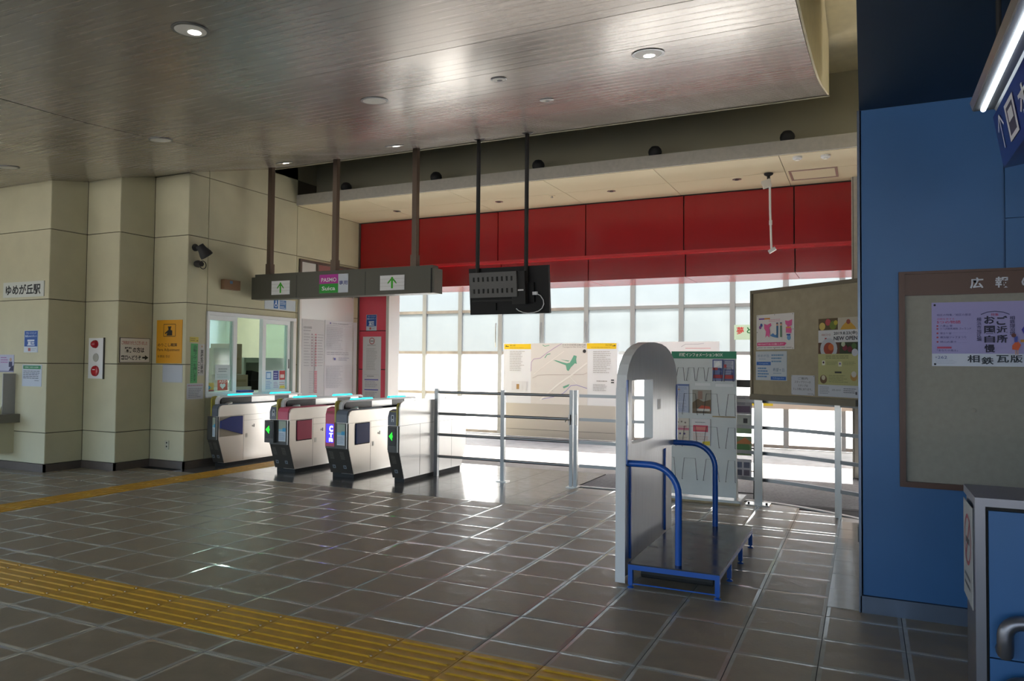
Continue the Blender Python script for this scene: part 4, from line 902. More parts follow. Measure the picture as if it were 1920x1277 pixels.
poster('sticker', 'no smoking sticker on the side of the blue cabinet', 'sticker', (CX0, CY1-0.01, 0.58), (0, -1, 0), ZU, 0.27, 0.37, 'A8ACB0', 0.002, lambda s: s.ring(0.5, 0.62, 0.36, 0.16, '9A4A58').poly([(0.24, 0.42), (0.29, 0.38), (0.76, 0.82), (0.71, 0.86)], '9A4A58').rect(0.3, 0.58, 0.7, 0.64, '3A3E48').lines(0.15, 0.1, 0.85, 0.28, 2, '5A606A'))

# ---- fluorescent batten and blue hanging sign under the navy soffit
ft = thing('tube_light', 'lit fluorescent batten hanging under the navy soffit', 'light', (3.5, -1.4, 2.6))
MB().prism([(3.465, 2.70), (3.49, 2.735), (3.555, 2.735), (3.58, 2.70), (3.57, 2.665), (3.475, 2.665)], 'y', -2.6, -0.35, 'steel').build('housing', ft)
MB().tube([(3.515, -2.55, 2.655), (3.515, -0.38, 2.655)], 0.011, 'tube', 10).build('tube', ft, smooth=True)
MB().prism([(3.475, 2.6655), (3.57, 2.6655), (3.575, 2.65), (3.57, 2.648), (3.562, 2.66), (3.48, 2.66)], 'y', -2.6, -0.35, 'dkgrey').build('reflector', ft)
for y in (-2.2, -0.8): MB().tube([(3.52, y, 2.73), (3.52, y, 3.03)], 0.01, 'blackm', 8).build('hanger', ft)
hs = thing('hanging_sign', 'blue hanging sign with white arrow beside the fluorescent batten', 'sign', (3.6, -1.4, 2.33))
sv = Vector((-0.16, 0, 0.987)); so_ = Vector((3.560, -0.6, 2.325))
c_ = so_+Vector((0, -0.9, 0))+sv*0.115
MB().obox(c_+Vector((0.04, 0, 0.006)), (0, -1, 0), sv, Vector((0, -1, 0)).cross(sv), 0.9, 0.115, 0.04, mat('sign_blue', (0.012, 0.03, 0.30), 0.15)).build('panel', hs)
sh = Sheet(so_+Vector((-0.001, 0, 0)), (0, -1, 0), sv, 1.8, 0.23)
sh.stroke([(0.07, 0.25), (0.07, 0.85)], 0.012, 'E8ECF4').stroke([(0.035, 0.62), (0.07, 0.86), (0.105, 0.62)], 0.012, 'E8ECF4').rect(0.14, 0.2, 0.24, 0.85, 'E8ECF4').rect(0.155, 0.28, 0.225, 0.77, '141A50').rect(0.165, 0.5, 0.215, 0.7, 'E8ECF4').text(0.28, 0.3, 0.7, 0.75, 'ホームへ', 'E8ECF4', 0.02).mb.build('lettering', hs)
for y in (-0.8, -2.1): MB().tube([(3.60, y, 2.54), (3.60, y, 3.03)], 0.012, 'blackm', 8).build('hanger', hs)
# ---- signs on the stepped wall
F1, F2, F3 = 1.82, 2.33, 2.86
poster('station_sign', 'white station name sign in black characters on the far left wall', 'sign', (-7.555, F1, 2.288), XR, ZU, 0.865, 0.205, 'C9CCC4', 0.012, lambda s: s.text(0.065, 0.14, 0.925, 0.84, 'ゆめが丘駅', '141412', 0.03))
def wifi(s):
    s.rect(0.03, 0.27, 0.97, 0.98, '1E4E9A').text(0.12, 0.83, 0.88, 0.93, 'ブロードバンド', 'C8D6EC', 0.01).text(0.08, 0.69, 0.92, 0.79, '無線LANスポット', 'C8D6EC', 0.01)
    s.rect(0.25, 0.50, 0.75, 0.58, 'D0D8E4').rect(0.3, 0.36, 0.5, 0.48, 'D0D8E4').rect(0.25, 0.31, 0.78, 0.36, 'D0D8E4').rect(0.55, 0.4, 0.75, 0.46, 'D0D8E4').rect(0.03, 0.03, 0.97, 0.24, 'C4CCD6').rect(0.32, 0.06, 0.5, 0.2, 'A85A58').lines(0.56, 0.07, 0.9, 0.2, 2, '8A98A8')
poster('notice', 'blue wireless internet notice on the far left wall', 'notice', (-7.085, F1, 1.552), XR, ZU, 0.29, 0.29, 'BFCAD6', 0.003, wifi)
poster('notice', 'white notice with a green heading on the far left wall', 'notice', (-7.105, F1, 1.105), XR, ZU, 0.405, 0.285, 'BAC2CE', 0.003, lambda s: s.rect(0.05, 0.8, 0.95, 0.96, '1E7A48').text(0.12, 0.84, 0.88, 0.92, '定期券ご利用のお客様へ', 'C8DCCE').lines(0.06, 0.34, 0.95, 0.74, 5, '4A5260', jag=0.15).lines(0.65, 0.24, 0.92, 0.30, 1, '4A5260'))
# counter niche at the left edge
ct = thing('service_counter', 'beige service counter ledge at the left edge of the wall', 'counter', (-7.9, 1.6, 0))
MB().box(-8.9, -7.13, 1.50, 1.82, 0.625, 0.735, mat('counter_grey', (0.19, 0.175, 0.14), 0.45)).build('ledge', ct)
MB().box(-8.9, -7.25, 1.58, 1.82, 0.22, 0.625, 'wall').build('body', ct)
MB().prism([(1.82, 0.735), (1.62, 0.735), (1.79, 1.22), (1.82, 1.22)], 'x', -8.9, -7.262, 'wall').build('sloping_hood', ct)
MB().box(-7.262, -7.247, 1.66, 1.82, 0.735, 1.27, mat('counter_edge', (0.36, 0.36, 0.36), 0.4)).build('side_cheek', ct)
poster('poster', 'small white poster with a navy corner above the service counter', 'poster', (-7.70, F1, 1.285), XR, ZU, 0.41, 0.235, 'B6B8CC', 0.004, lambda s: s.lines(0.3, 0.5, 0.7, 0.9, 3, '9A5A9A').poly([(0.7, 0), (1, 0), (1, 0.4), (0.85, 0.3)], '2A2A4A').rect(0.74, 0.3, 0.92, 0.6, '3A3A5A').circ(0.83, 0.72, 0.06, 'B89A8A').rect(0, 0, 1, 0.08, '8A8AA8'))
# fire alarm
fa = thing('fire_alarm', 'white fire alarm panel with a red lamp and red button', 'fire alarm', (-6.34, F2, 1.21))
MB().box(-6.485, -6.185, F2-0.02, F2, 1.21, 1.755, 'white').build('panel', fa); MB().box(-6.19, -6.182, F2-0.024, F2, 1.205, 1.76, 'dkgrey').build('edge', fa)
MB().lathe([(0.055, 0), (0.05, 0.03), (0.03, 0.055), (0, 0.062)], (-6.345, F2-0.02, 1.672), (0, -1, 0), 'reddome', 18).build('lamp', fa, smooth=True)
MB().lathe([(0.058, 0), (0.055, 0.005), (0, 0.006)], (-6.335, F2-0.02, 1.492), (0, -1, 0), mat('speaker_grey', (0.42, 0.42, 0.38), 0.7), 18).build('bell_grille', fa)
rbn = MB().lathe([(0.072, 0), (0.068, 0.02), (0.045, 0.028), (0, 0.028)], (-6.335, F2-0.02, 1.312), (0, -1, 0), 'reddome', 20).build('call_button', fa)
MB().box(-6.36, -6.31, F2-0.05, F2-0.047, 1.325, 1.335, 'white').build('button_label', rbn)
def seisan(s):
    s.rect(0.015, 0.02, 0.985, 0.98, 'ECE8E0').text(0.06, 0.72, 0.90, 0.88, 'ご利用ありがとうございました', 'B02028', 0.01).text(0.16, 0.40, 0.80, 0.63, '精算の方は', '141412', 0.03).text(0.05, 0.11, 0.70, 0.30, '窓口へどうぞ', '141412', 0.03).poly([(0.74, 0.17), (0.83, 0.17), (0.83, 0.10), (0.95, 0.205), (0.83, 0.31), (0.83, 0.24), (0.74, 0.24)], '1E1E1C')
poster('sign', 'white sign with red and black characters and a right arrow', 'sign', (-5.94, 2.36, 1.428), YR, ZU, 0.465, 0.335, '2A2A28', 0.006, seisan)
def fare(s):
    s.stroke([(0.28, 0.62), (0.28, 0.90), (0.74, 0.90), (0.74, 0.62), (0.28, 0.62)], 0.008, '1E1A10')
    s.circ(0.51, 0.80, 0.05, '1E1A10').rect(0.44, 0.825, 0.58, 0.85, '1E1A10').poly([(0.40, 0.64), (0.62, 0.64), (0.62, 0.755), (0.55, 0.77), (0.46, 0.77), (0.42, 0.75), (0.33, 0.70), (0.36, 0.67), (0.42, 0.71)], '1E1A10')
    s.text(0.06, 0.385, 0.82, 0.465, 'のりこし精算', '3A2404', 0.01).text(0.06, 0.265, 0.92, 0.345, 'Fare Adjustment', '3A2404').text(0.06, 0.13, 0.55, 0.19, '补票处 정산', '3A2404')
poster('sign', 'yellow fare adjustment sign with a station clerk pictogram', 'sign', (-5.845, F3, 1.422), XR, ZU, 0.493, 0.595, 'D8980C', 0.006, fare)
poster('notice', 'blank pale sheet under the yellow fare adjustment sign', 'notice', (-5.718, F3, 1.163), XR, ZU, 0.384, 0.24, 'B8BEC8', 0.002, lambda s: s.stroke([(0.01, 0.02), (0.01, 0.98), (0.99, 0.98), (0.99, 0.02), (0.01, 0.02)], 0.004, 'A4AAB4'))
ol = MB(); ol.box(-5.64, -5.56, F3-0.008, F3, 0.25, 0.37, mat('outlet_cream', (0.50, 0.48, 0.36), 0.5)); olo = ol.build('wall_outlet')
tag(olo, 'cream wall outlet low on the stepped wall', 'outlet')
for z in (0.28, 0.33): MB().box(-5.61, -5.59, F3-0.010, F3-0.007, z, z+0.02, 'gap').build('socket', olo)
# slips beside the office window
poster('notice', 'small yellow slip above the green strip beside the office window', 'notice', (WX, 2.92, 1.715), YR, ZU, 0.145, 0.07, 'C8B848', 0.002, lambda s: s.lines(0.1, 0.15, 0.7, 0.85, 2, '6A5A18').circ(0.85, 0.3, 0.06, '4A4010'))
poster('notice', 'green vertical strip of lettering beside the office window', 'notice', (WX, 2.94, 1.156), YR, ZU, 0.115, 0.54, '4AA862', 0.002, lambda s: s.text(0.34, 0.04, 0.88, 0.96, '自動ブザーを押します', '1A4A2A', 0.01, vertical=True).lines(0.1, 0.05, 0.28, 0.7, 14, '2A6A3A', jag=0))
poster('notice', 'white vertical strip of lettering beside the office window', 'notice', (WX, 3.062, 1.258), YR, ZU, 0.118, 0.435, 'C2C0BC', 0.002, lambda s: s.circ(0.55, 0.92, 0.12, 'B89878').text(0.36, 0.06, 0.8, 0.82, '業務窓口専用', '2A2A2A', 0.015, vertical=True).lines(0.05, 0.05, 0.25, 0.45, 5, '5A5A5A', jag=0))
poster('notice', 'white typed notice below the strips beside the office window', 'notice', (WX, 2.885, 0.935), YR, ZU, 0.28, 0.215, 'BEC2CA', 0.002, lambda s: s.lines(0.06, 0.82, 0.95, 0.93, 1, 'A85A78', jag=0).lines(0.1, 0.1, 0.92, 0.72, 6, '7A828E'))
# twin spot lamp on the office wall
sl = thing('spot_lamp', 'black wall spot lamp with a smaller camera below on the office wall', 'spot lamp', (WX, 3.03, 2.9))
MB().lathe([(0.05, 0), (0.05, 0.02), (0.02, 0.04), (0.02, 0.09)], (WX, 2.97, 3.01), (1, 0, 0), 'blackm', 14).build('wall_plate', sl)
MB().lathe([(0.055, 0), (0.06, 0.06), (0.085, 0.13), (0.088, 0.17), (0.075, 0.165), (0.05, 0.12)], (WX+0.10, 2.96, 3.03), (0.4, 0.42, -0.82), 'blackm', 18).build('shade', sl, smooth=True)
MB().lathe([(0.05, 0), (0.03, 0.015), (0, 0.02)], (WX+0.145, 3.005, 2.935), (0.4, 0.42, -0.82), 'reflector', 14).build('bulb', sl)
MB().lathe([(0.045, 0), (0.05, 0.05), (0.03, 0.10), (0.035, 0.14)], (WX+0.01, 3.0, 2.79), (1, -0.3, -0.1), 'blackm', 14).build('camera', sl, smooth=True)
MB().tube([(WX+0.06+0.0, 3.06+0.055*math.cos(a), 2.78+0.055*math.sin(a)) for a in [2*PI*k/14 for k in range(15)]], 0.006, 'blackm', 5).build('cable_loop', sl)
bxb = MB(); bxb.box(WX, WX+0.07, 3.44, 3.74, 2.485, 2.625, 'brown'); bo = bxb.build('junction_box'); tag(bo, 'brown box with a small blue mark on the office wall', 'box')
MB().box(WX+0.07, WX+0.072, 3.54, 3.59, 2.57, 2.61, ink('5A7A9A')).build('mark', bo)
poster('sign', 'pale sign with a blue wheelchair pictogram above the office window', 'sign', (WX, 4.30, 2.265), YR, ZU, 0.68, 0.17, 'C4CED6', 0.008, lambda s: s.rect(0.28, 0.12, 0.42, 0.92, '2E6AB0').ring(0.35, 0.42, 0.045, 0.3, 'E0E8F0').rect(0.34, 0.5, 0.37, 0.85, 'E0E8F0').rect(0.47, 0.12, 0.68, 0.92, '4A7AB4').lines(0.48, 0.5, 0.67, 0.9, 3, 'D0DCE8').lines(0.48, 0.15, 0.67, 0.4, 2, 'D0DCE8'))
# ---- office window (window_2) with sliding sashes
w2 = tag(empty('window_2', (WX, 4.1, 0.96)), 'white framed sliding ticket office window', kind='structure')
fr = lambda y0, y1, z0, z1, n, x0=-5.40, x1=WX+0.02, m='white': MB().box(x0, x1, y0, y1, z0, z1, m).build(n, w2)
fr(3.2, 5.0, 2.105, 2.155, 'frame'); fr(3.2, 5.0, 0.955, 0.99, 'frame'); fr(3.2, 3.24, 0.99, 2.105, 'frame'); fr(4.93, 5.0, 0.99, 2.105, 'frame', m='alu')
fr(3.2, 5.0, 0.945, 0.96, 'sill', -5.42, WX+0.06)
for y0, y1 in ((3.715, 3.785), (4.30, 4.37), (4.845, 4.90)): fr(y0, y1, 0.99, 2.105, 'sash_stile', -5.37, WX-0.02)
for a, b in ((3.24, 3.715), (4.37, 4.845)):
    fr(a, b, 2.04, 2.105, 'sash_rail', -5.37, WX-0.02); fr(a, b, 0.99, 1.02, 'sash_rail', -5.37, WX-0.02)
    MB().box(-5.335, -5.329, a, b, 1.02, 2.04, 'glass').build('pane', w2)
fr(4.865, 4.885, 1.35, 1.50, 'pull', WX-0.02, WX-0.016, 'dkgrey')
GX = -5.328
poster('sticker', 'orange heart defibrillator sticker on the left office pane', 'sticker', (GX, 3.463, 1.04), YR, ZU, 0.182, 0.147, 'C85038', 0.002, lambda s: s.text(0.1, 0.74, 0.9, 0.96, 'AED', 'F0DCD0', 0.02).poly([(0.5, 0.12), (0.78, 0.42), (0.76, 0.62), (0.62, 0.68), (0.5, 0.58), (0.38, 0.68), (0.24, 0.62), (0.22, 0.42)], 'E8E4DC'))
poster('sticker', 'yellow sticker with a blue disc on the left office pane', 'sticker', (GX, 3.245, 1.03), YR, ZU, 0.15, 0.12, 'C8B04A', 0.002, lambda s: s.circ(0.35, 0.45, 0.2, '2E8AA8').rect(0, 0, 1, 0.18, 'A8504A').rect(0.05, 0.42, 0.7, 0.5, '5AB8D0'))
poster('notice', 'white office notice on the left pane above the orange sticker', 'notice', (GX, 3.415, 1.19), YR, ZU, 0.28, 0.215, 'D2D6D6', 0.002, lambda s: s.lines(0.2, 0.5, 0.8, 0.8, 2, '8A9494', t=0.5).lines(0.1, 0.1, 0.9, 0.4, 3, '9AA4A4'))
def infosheet(s): s.rect(0.06, 0.55, 0.3, 0.92, '5A8AC0').rect(0.09, 0.6, 0.27, 0.86, 'C8D8EA').rect(0.4, 0.5, 0.66, 0.98, '3A3A88').lines(0.43, 0.55, 0.63, 0.9, 3, 'C0C0DC').rect(0.7, 0.5, 0.98, 0.98, 'C03A38').rect(0.74, 0.6, 0.94, 0.78, 'E0C8C4').lines(0.06, 0.05, 0.34, 0.48, 5, '7A94C8').lines(0.42, 0.08, 0.68, 0.42, 4, '9A7AA8').lines(0.7, 0.2, 0.96, 0.42, 2, 'C08A8A').poly([(0.7, 0.05), (0.98, 0.05), (0.96, 0.2), (0.74, 0.2)], 'D8C84A')
poster('notice', 'colourful information sheet on the right office pane', 'notice', (GX, 4.385, 1.022), YR, ZU, 0.45, 0.30, 'CCD6DE', 0.002, infosheet)
# office room behind
om = MB(); om.box(-8.5, -5.42, 3.02, 6.68, -0.05, 0.0, 'offwall'); om.box(-8.5, -5.42, 3.02, 6.68, 2.75, 2.85, 'offwall'); om.box(-8.5, -6.1, 2.95, 3.02, 0, 2.85, 'offwall')
om.box(-8.55, -8.45, 2.95, 6.68, 0, 1.0, 'offwall'); om.box(-8.55, -8.45, 2.95, 6.68, 2.5, 2.85, 'offwall'); om.box(-8.55, -8.45, 2.95, 3.4, 1.0, 2.5, 'offwall'); om.box(-8.55, -8.45, 6.3, 6.68, 1.0, 2.5, 'offwall')
struct('wall_office', om, label='pale room shell of the ticket office behind the window')
w3 = tag(empty('window_3', (-8.5, 4.85, 1.0)), 'bright window with frosted panes at the back of the office', kind='structure')
for a, b in ((3.4, 4.36), (4.36, 5.33), (5.33, 6.3)):
    MB().box(-8.53, -8.52, a+0.02, b-0.02, 1.02, 2.48, 'frost').build('pane', w3); MB().box(-8.55, -8.49, a-0.02, a+0.02, 1.0, 2.5, 'alu').build('frame', w3)
rbx = MB(); rbx.box(-8.40, -8.38, 3.5, 6.5, 1.55, 2.6, 'frost'); tag(rbx.build('roller_blind'), 'white roller blind in the back of the office', 'blind')
ofl = thing('office_fill_lamp', 'unseen strip lamp added to brighten the ticket office', 'light', (-6.9, 4.8, 2.70)); MB().box(-7.4, -6.4, 4.7, 4.9, 2.70, 2.75, 'white').build('housing', ofl); MB().tube([(-7.35, 4.8, 2.685), (-6.45, 4.8, 2.685)], 0.016, 'office_fill_tube', 8).build('tube', ofl)  # out of sight above the window, added to brighten the room
cbn = thing('office_cabinet', 'pale green office cabinet behind the open sash', 'cabinet', (-6.5, 5.6, 0))
MB().box(-6.75, -6.2, 4.95, 6.4, 0, 0.98, 'offgreen').build('base_unit', cbn); MB().box(-6.9, -6.7, 4.95, 6.4, 0.98, 1.50, 'offgreen').build('back_panel', cbn); MB().box(-6.9, -6.3, 4.95, 6.4, 1.44, 1.52, 'offgreen').build('top_shelf', cbn); MB().box(-6.9, -6.3, 4.93, 4.97, 0.98, 1.52, 'offgreen').build('side', cbn)
mc = thing('ticket_printer', 'dark ticket printer on the pale green office cabinet', 'printer', (-6.4, 5.3, 0.98)); MB().box(-6.6, -6.3, 5.1, 5.5, 0.98, 1.14, 'black').build('case', mc); MB().prism([(5.15, 1.14), (5.4, 1.14), (5.34, 1.27), (5.18, 1.3)], 'x', -6.5, -6.36, 'blackm').build('hood', mc)
for lb, a in (('large carton on the shelf behind the left office pane', (-6.6, -6.1, 4.1, 4.45, 1.25, 1.66)), ('small carton stacked at the left behind the office pane', (-6.6, -6.2, 4.5, 4.78, 1.25, 1.74)), ('flat carton under the stack behind the office pane', (-6.6, -6.1, 4.08, 4.82, 1.05, 1.24))):
    o = MB().box(*a, 'carton').build('carton'); tag(o, lb, 'carton', 'cartons in the office'); MB().box(a[1], a[1]+0.002, a[2]+0.04, a[3]-0.04, (a[4]+a[5])/2-0.02, (a[4]+a[5])/2+0.02, ink('8A7A5A')).build('tape', o)
sh_ = thing('office_shelf', 'low grey shelf carrying the cartons in the office', 'shelf', (-6.35, 4.45, 0)); MB().box(-6.65, -6.05, 4.05, 4.85, 1.0, 1.05, 'alu').build('top', sh_); MB().box(-6.65, -6.05, 4.05, 4.1, 0, 1.0, 'alu').build('side', sh_); MB().box(-6.65, -6.05, 4.8, 4.85, 0, 1.0, 'alu').build('side', sh_)
ft_ = MB(); ft_.box(-5.62, -5.44, 4.0, 4.28, 0.99, 1.02, ink('2A4AA0')); fto = ft_.build('coin_tray'); tag(fto, 'blue coin tray on the office window counter', 'tray'); MB().box(-5.60, -5.46, 4.02, 4.26, 1.018, 1.022, ink('3A5AB4')).build('tray_mat', fto)
MB().box(-5.9, -5.42, 3.2, 5.0, 0.94, 0.99, 'offwall').build('office_counter'); tag(bpy.data.objects['office_counter'], 'pale counter top inside the office window', 'counter')
# ---- shutter, route map and fare table right of the office window
shu = thing('shutter', 'white sliding shutter panel behind the fare map', 'shutter', (WX, 5.77, 0.1))
MB().box(WX, WX+0.025, 5.09, 6.45, 0.1, 2.60, 'gatewhite').build('panel', shu); MB().box(WX, WX+0.04, 5.05, 5.09, 0.1, 2.66, 'alu').build('guide', shu); MB().box(WX, WX+0.03, 6.45, 6.47, 0.1, 2.62, 'alu').build('guide', shu)
def routemap(s):
    s.text(0.06, 0.88, 0.42, 0.91, '相鉄線路線図', '8A8A8E').lines(0.06, 0.84, 0.4, 0.87, 1, 'A0A0A4')
    for k in range(12):
        y = 0.80-0.036*k; s.rect(0.40, y, 0.47, y+0.018, 'A898A0').rect(0.56, y, 0.64, y+0.018, 'C88A94').lines(0.08, y, 0.36, y+0.02, 1, '9A9AA0').lines(0.68, y, 0.95, y+0.02, 1, '9A9AA0')
    s.stroke([(0.50, 0.80), (0.50, 0.42), (0.56, 0.36), (0.60, 0.40), (0.60, 0.80)], 0.006, '9A8A92')
    for k in range(13): y = 0.33-0.022*k; s.rect(0.54, y, 0.66, y+0.014, 'C87A86').lines(0.3, y, 0.5, y+0.014, 1, '9A9AA4')
poster('route_map', 'pale route map with pink lines on the shutter', 'map', (WX+0.026, 5.12, 0.86), YR, ZU, 0.56, 1.30, 'C6C6C8', 0.004, routemap)
def faretab(s):
    s.rect(0.14, 0.955, 0.18, 0.975, '6A6AA0').text(0.22, 0.957, 0.72, 0.973, '相鉄線 普通旅客運賃表', '9A9AA6').lines(0.04, 0.93, 0.9, 0.945, 1, 'B0B0B8')
    for r0, r1 in ((0.62, 0.92), (0.13, 0.42)):
        for k in range(14): y = r0+(r1-r0)*k/13; s.rect(0.04, y, 0.92, y+0.0016, 'B4B4BC')
        for k in range(9): x = 0.62+0.035*k; s.rect(x, r0, x+0.002, r1, 'C8A8AE')
        for k in range(10): x = 0.05+0.03*k; s.rect(x, r0, x+0.002, r1, 'B8B8C0')
        s.lines(0.04, r0, 0.55, r1, 13, 'A8A8B2', t=0.2)
    s.rect(0.26, 0.49, 0.31, 0.52, '5A5AA0').lines(0.4, 0.48, 0.75, 0.53, 2, '9A9AB0').lines(0.04, 0.55, 0.9, 0.6, 2, 'A8A8B2')
poster('fare_table', 'white fare table of fine ruled lines next to the red column', 'fare table', (WX+0.026, 5.69, 0.84), YR, ZU, 0.88, 1.33, 'CFCFD4', 0.004, faretab)
uw = thing('upper_window', 'brown framed transom window above the shutter', 'window', (WX, 5.8, 2.68))
MB().box(WX, WX+0.03, 5.05, 6.62, 3.09, 3.13, 'base').build('frame', uw); MB().box(WX, WX+0.03, 5.05, 5.10, 2.66, 3.09, 'base').build('frame', uw); MB().box(WX, WX+0.03, 5.46, 5.51, 2.66, 3.09, 'base').build('frame', uw); MB().box(WX, WX+0.03, 5.05, 6.62, 2.62, 2.66, 'base').build('frame', uw)
MB().box(WX, WX+0.01, 5.10, 5.46, 2.66, 3.09, mat('transom_pane', (0.6, 0.6, 0.56), 0.2)).build('pane', uw); MB().box(WX, WX+0.01, 5.51, 6.62, 2.66, 3.09, mat('transom_red', (0.30, 0.14, 0.13), 0.2)).build('pane', uw)
# ---- notices on the red column
poster('notice', 'blue and white wireless notice on the red column', 'notice', (-5.105, 6.65, 2.03), XR, ZU, 0.225, 0.285, 'C6CEDC', 0.003, wifi)
def nosmk(s):
    s.ring(0.5, 0.935, 0.15, 0.22, 'A84048').rect(0.4, 0.93, 0.6, 0.94, '4A4A4A').lines(0.25, 0.86, 0.75, 0.885, 1, '8A8A8A').lines(0.2, 0.5, 0.8, 0.83, 16, 'A8A8AA').rect(0.1, 0.43, 0.9, 0.432, '8A8A90').lines(0.25, 0.40, 0.78, 0.42, 1, '5A5A60')
    s.rect(0.12, 0.35, 0.88, 0.365, '5A5AB0').lines(0.15, 0.24, 0.85, 0.34, 5, '9A9AA8').rect(0.12, 0.20, 0.88, 0.215, '5A5AB0').lines(0.15, 0.05, 0.85, 0.18, 6, '9A9AA8')
poster('notice', 'tall white no smoking notice on the red column', 'notice', (-5.172, 6.65, 0.72), XR, ZU, 0.395, 1.20, 'D0D0D2', 0.003, nosmk)
# ---- area map board in the passage
mb_ = thing('map_board', 'area map board with yellow headings on a steel plinth in the passage', 'map', (-2.5, 9.4, 0))
MB().box(-3.69, -1.27, 9.40, 9.46, 0.66, 1.872, 'paper').build('panel', mb_); MB().box(-3.62, -1.29, 9.39, 9.46, 0.0, 0.66, mat('plinth_steel', (0.52, 0.47, 0.41), 0.42, metal=0.6)).build('plinth', mb_); MB().box(-3.60, -1.31, 9.386, 9.39, 0.14, 0.146, 'dkgrey').build('plinth_seam', mb_)
sh = Sheet((-3.69, 9.40, 0.66), XR, ZU, 2.42, 1.212)
def Q(u, v): return (u, (v*1.132+0.08)/1.212)
def QP(l): return [Q(*p) for p in l]
sh.poly(QP([(0.256, -0.07), (0.752, -0.07), (0.752, 0.995), (0.256, 0.995)]), 'DED8D0')
sh.poly(QP([(0.007, 0.895), (0.254, 0.895), (0.254, 0.987), (0.007, 0.987)]), 'F0C818').poly(QP([(0.746, 0.90), (0.992, 0.90), (0.992, 0.996), (0.746, 0.996)]), 'F0C818')
sh.text(*Q(0.06, 0.945), *Q(0.11, 0.975), '南口側', '8A6A18').lines(*Q(0.06, 0.91), *Q(0.22, 0.93), 1, 'B8942A').text(*Q(0.9, 0.95), *Q(0.955, 0.98), '北口側', '8A6A18').lines(*Q(0.78, 0.915), *Q(0.95, 0.935), 1, 'B8942A')
sh.stroke(QP([(0.05, 0.945), (0.02, 0.945), (0.03, 0.96)]), 0.012, '3A3020').stroke(QP([(0.96, 0.95), (0.985, 0.95), (0.975, 0.965)]), 0.012, '3A3020')
sh.poly(QP([(0.455, 0.70), (0.475, 0.685), (0.53, 0.64), (0.565, 0.615), (0.575, 0.53), (0.59, 0.515), (0.61, 0.58), (0.645, 0.65), (0.66, 0.64), (0.655, 0.72), (0.66, 0.775), (0.635, 0.79), (0.62, 0.73), (0.60, 0.66), (0.575, 0.65), (0.54, 0.665), (0.48, 0.70)]), '6AA88C')
sh.poly(QP([(0.52, 0.72), (0.545, 0.70), (0.585, 0.68), (0.60, 0.695), (0.55, 0.705)]), '6AA88C').stroke(QP([(0.38, 0.74), (0.40, 0.80), (0.43, 0.815)]), 0.016, '6AA88C').poly(QP([(0.54, 0.24), (0.60, 0.29), (0.59, 0.25), (0.55, 0.21)]), '6AA88C').poly(QP([(0.42, 0.16), (0.45, 0.19), (0.45, 0.165)]), '5A987C').stroke(QP([(0.36, 0.97), (0.38, 0.945), (0.42, 0.965)]), 0.014, '7AB494')
sh.stroke(QP([(0.256, 0.50), (0.258, 0.66), (0.28, 0.72), (0.34, 0.735), (0.40, 0.83), (0.46, 0.91), (0.53, 0.995)]), 0.010, 'B090B8').stroke(QP([(0.35, 0.01), (0.46, 0.06), (0.54, 0.12), (0.57, 0.17), (0.61, 0.26), (0.66, 0.275), (0.75, 0.22)]), 0.010, '8A80C0')
sh.stroke(QP([(0.27, 0.38), (0.32, 0.43), (0.40, 0.445), (0.60, 0.45), (0.72, 0.46), (0.75, 0.49)]), 0.008, 'B8A8A0').stroke(QP([(0.28, 0.45), (0.40, 0.64), (0.55, 0.86)]), 0.016, 'EAE4DC').stroke(QP([(0.34, 0.0), (0.50, 0.28), (0.62, 0.45), (0.75, 0.66)]), 0.03, 'ECE8E0').stroke(QP([(0.60, 0.42), (0.66, 0.30)]), 0.012, 'ECE8E0')
sh.text(*Q(0.535, 0.955), *Q(0.735, 0.985), 'ゆめが丘駅周辺案内図', '8A847E').text(*Q(0.535, 0.915), *Q(0.735, 0.945), 'Yumegaoka Sta. Area Map', '9A948E').circ(*Q(0.726, 0.86), 0.014, '2E2C2A')
sh.lines(*Q(0.06, 0.50), *Q(0.2, 0.87), 12, 'BDB9B5').lines(*Q(0.80, 0.48), *Q(0.955, 0.87), 12, 'BDB9B5').lines(*Q(0.83, 0.33), *Q(0.94, 0.37), 1, '9A948E').poly(QP([(0.95, 0.36), (0.975, 0.36), (0.975, 0.38), (0.95, 0.38)]), '2E2E2E').poly(QP([(0.95, 0.32), (0.975, 0.32), (0.975, 0.34), (0.95, 0.34)]), '2E2E2E').lines(*Q(0.8, 0.18), *Q(0.92, 0.3), 5, 'B0ACA8')
sh.poly(QP([(0.08, 0.16), (0.22, 0.16), (0.22, 0.32), (0.08, 0.32)]), 'DEDCDA').poly(QP([(0.125, 0.18), (0.15, 0.18), (0.15, 0.27), (0.125, 0.27)]), 'B08850')
tag(sh.mb.build('print', mb_), kind='stuff')
poster('sign', 'white route diagram board behind the leaflet rack', 'sign', (-0.95, 9.648, 1.2), XR, ZU, 1.55, 0.70, 'E4E0DE', 0.03, lambda s: s.stroke([(0.55, 0.86), (0.6, 0.93), (0.75, 0.93), (0.82, 0.95)], 0.01, 'B8B0B4').stroke([(0.6, 0.82), (0.9, 0.82)], 0.012, 'D89A9A').lines(0.1, 0.2, 0.9, 0.7, 6, 'B8B4B4'))
poster('banner', 'pale green banner with red and green characters in the passage', 'banner', (0.86, 9.648, 1.93), XR, ZU, 1.1, 0.27, 'D2E8C8', 0.004, lambda s: s.text(0.04, 0.36, 0.155, 0.86, '夢', 'D83A38', 0.02).text(0.20, 0.42, 0.30, 0.84, 'と', '2A7A3A', 0.03).text(0.34, 0.36, 0.455, 0.86, '希', '3A5AB0', 0.02).text(0.49, 0.36, 0.60, 0.86, '望', 'D8902A', 0.02))
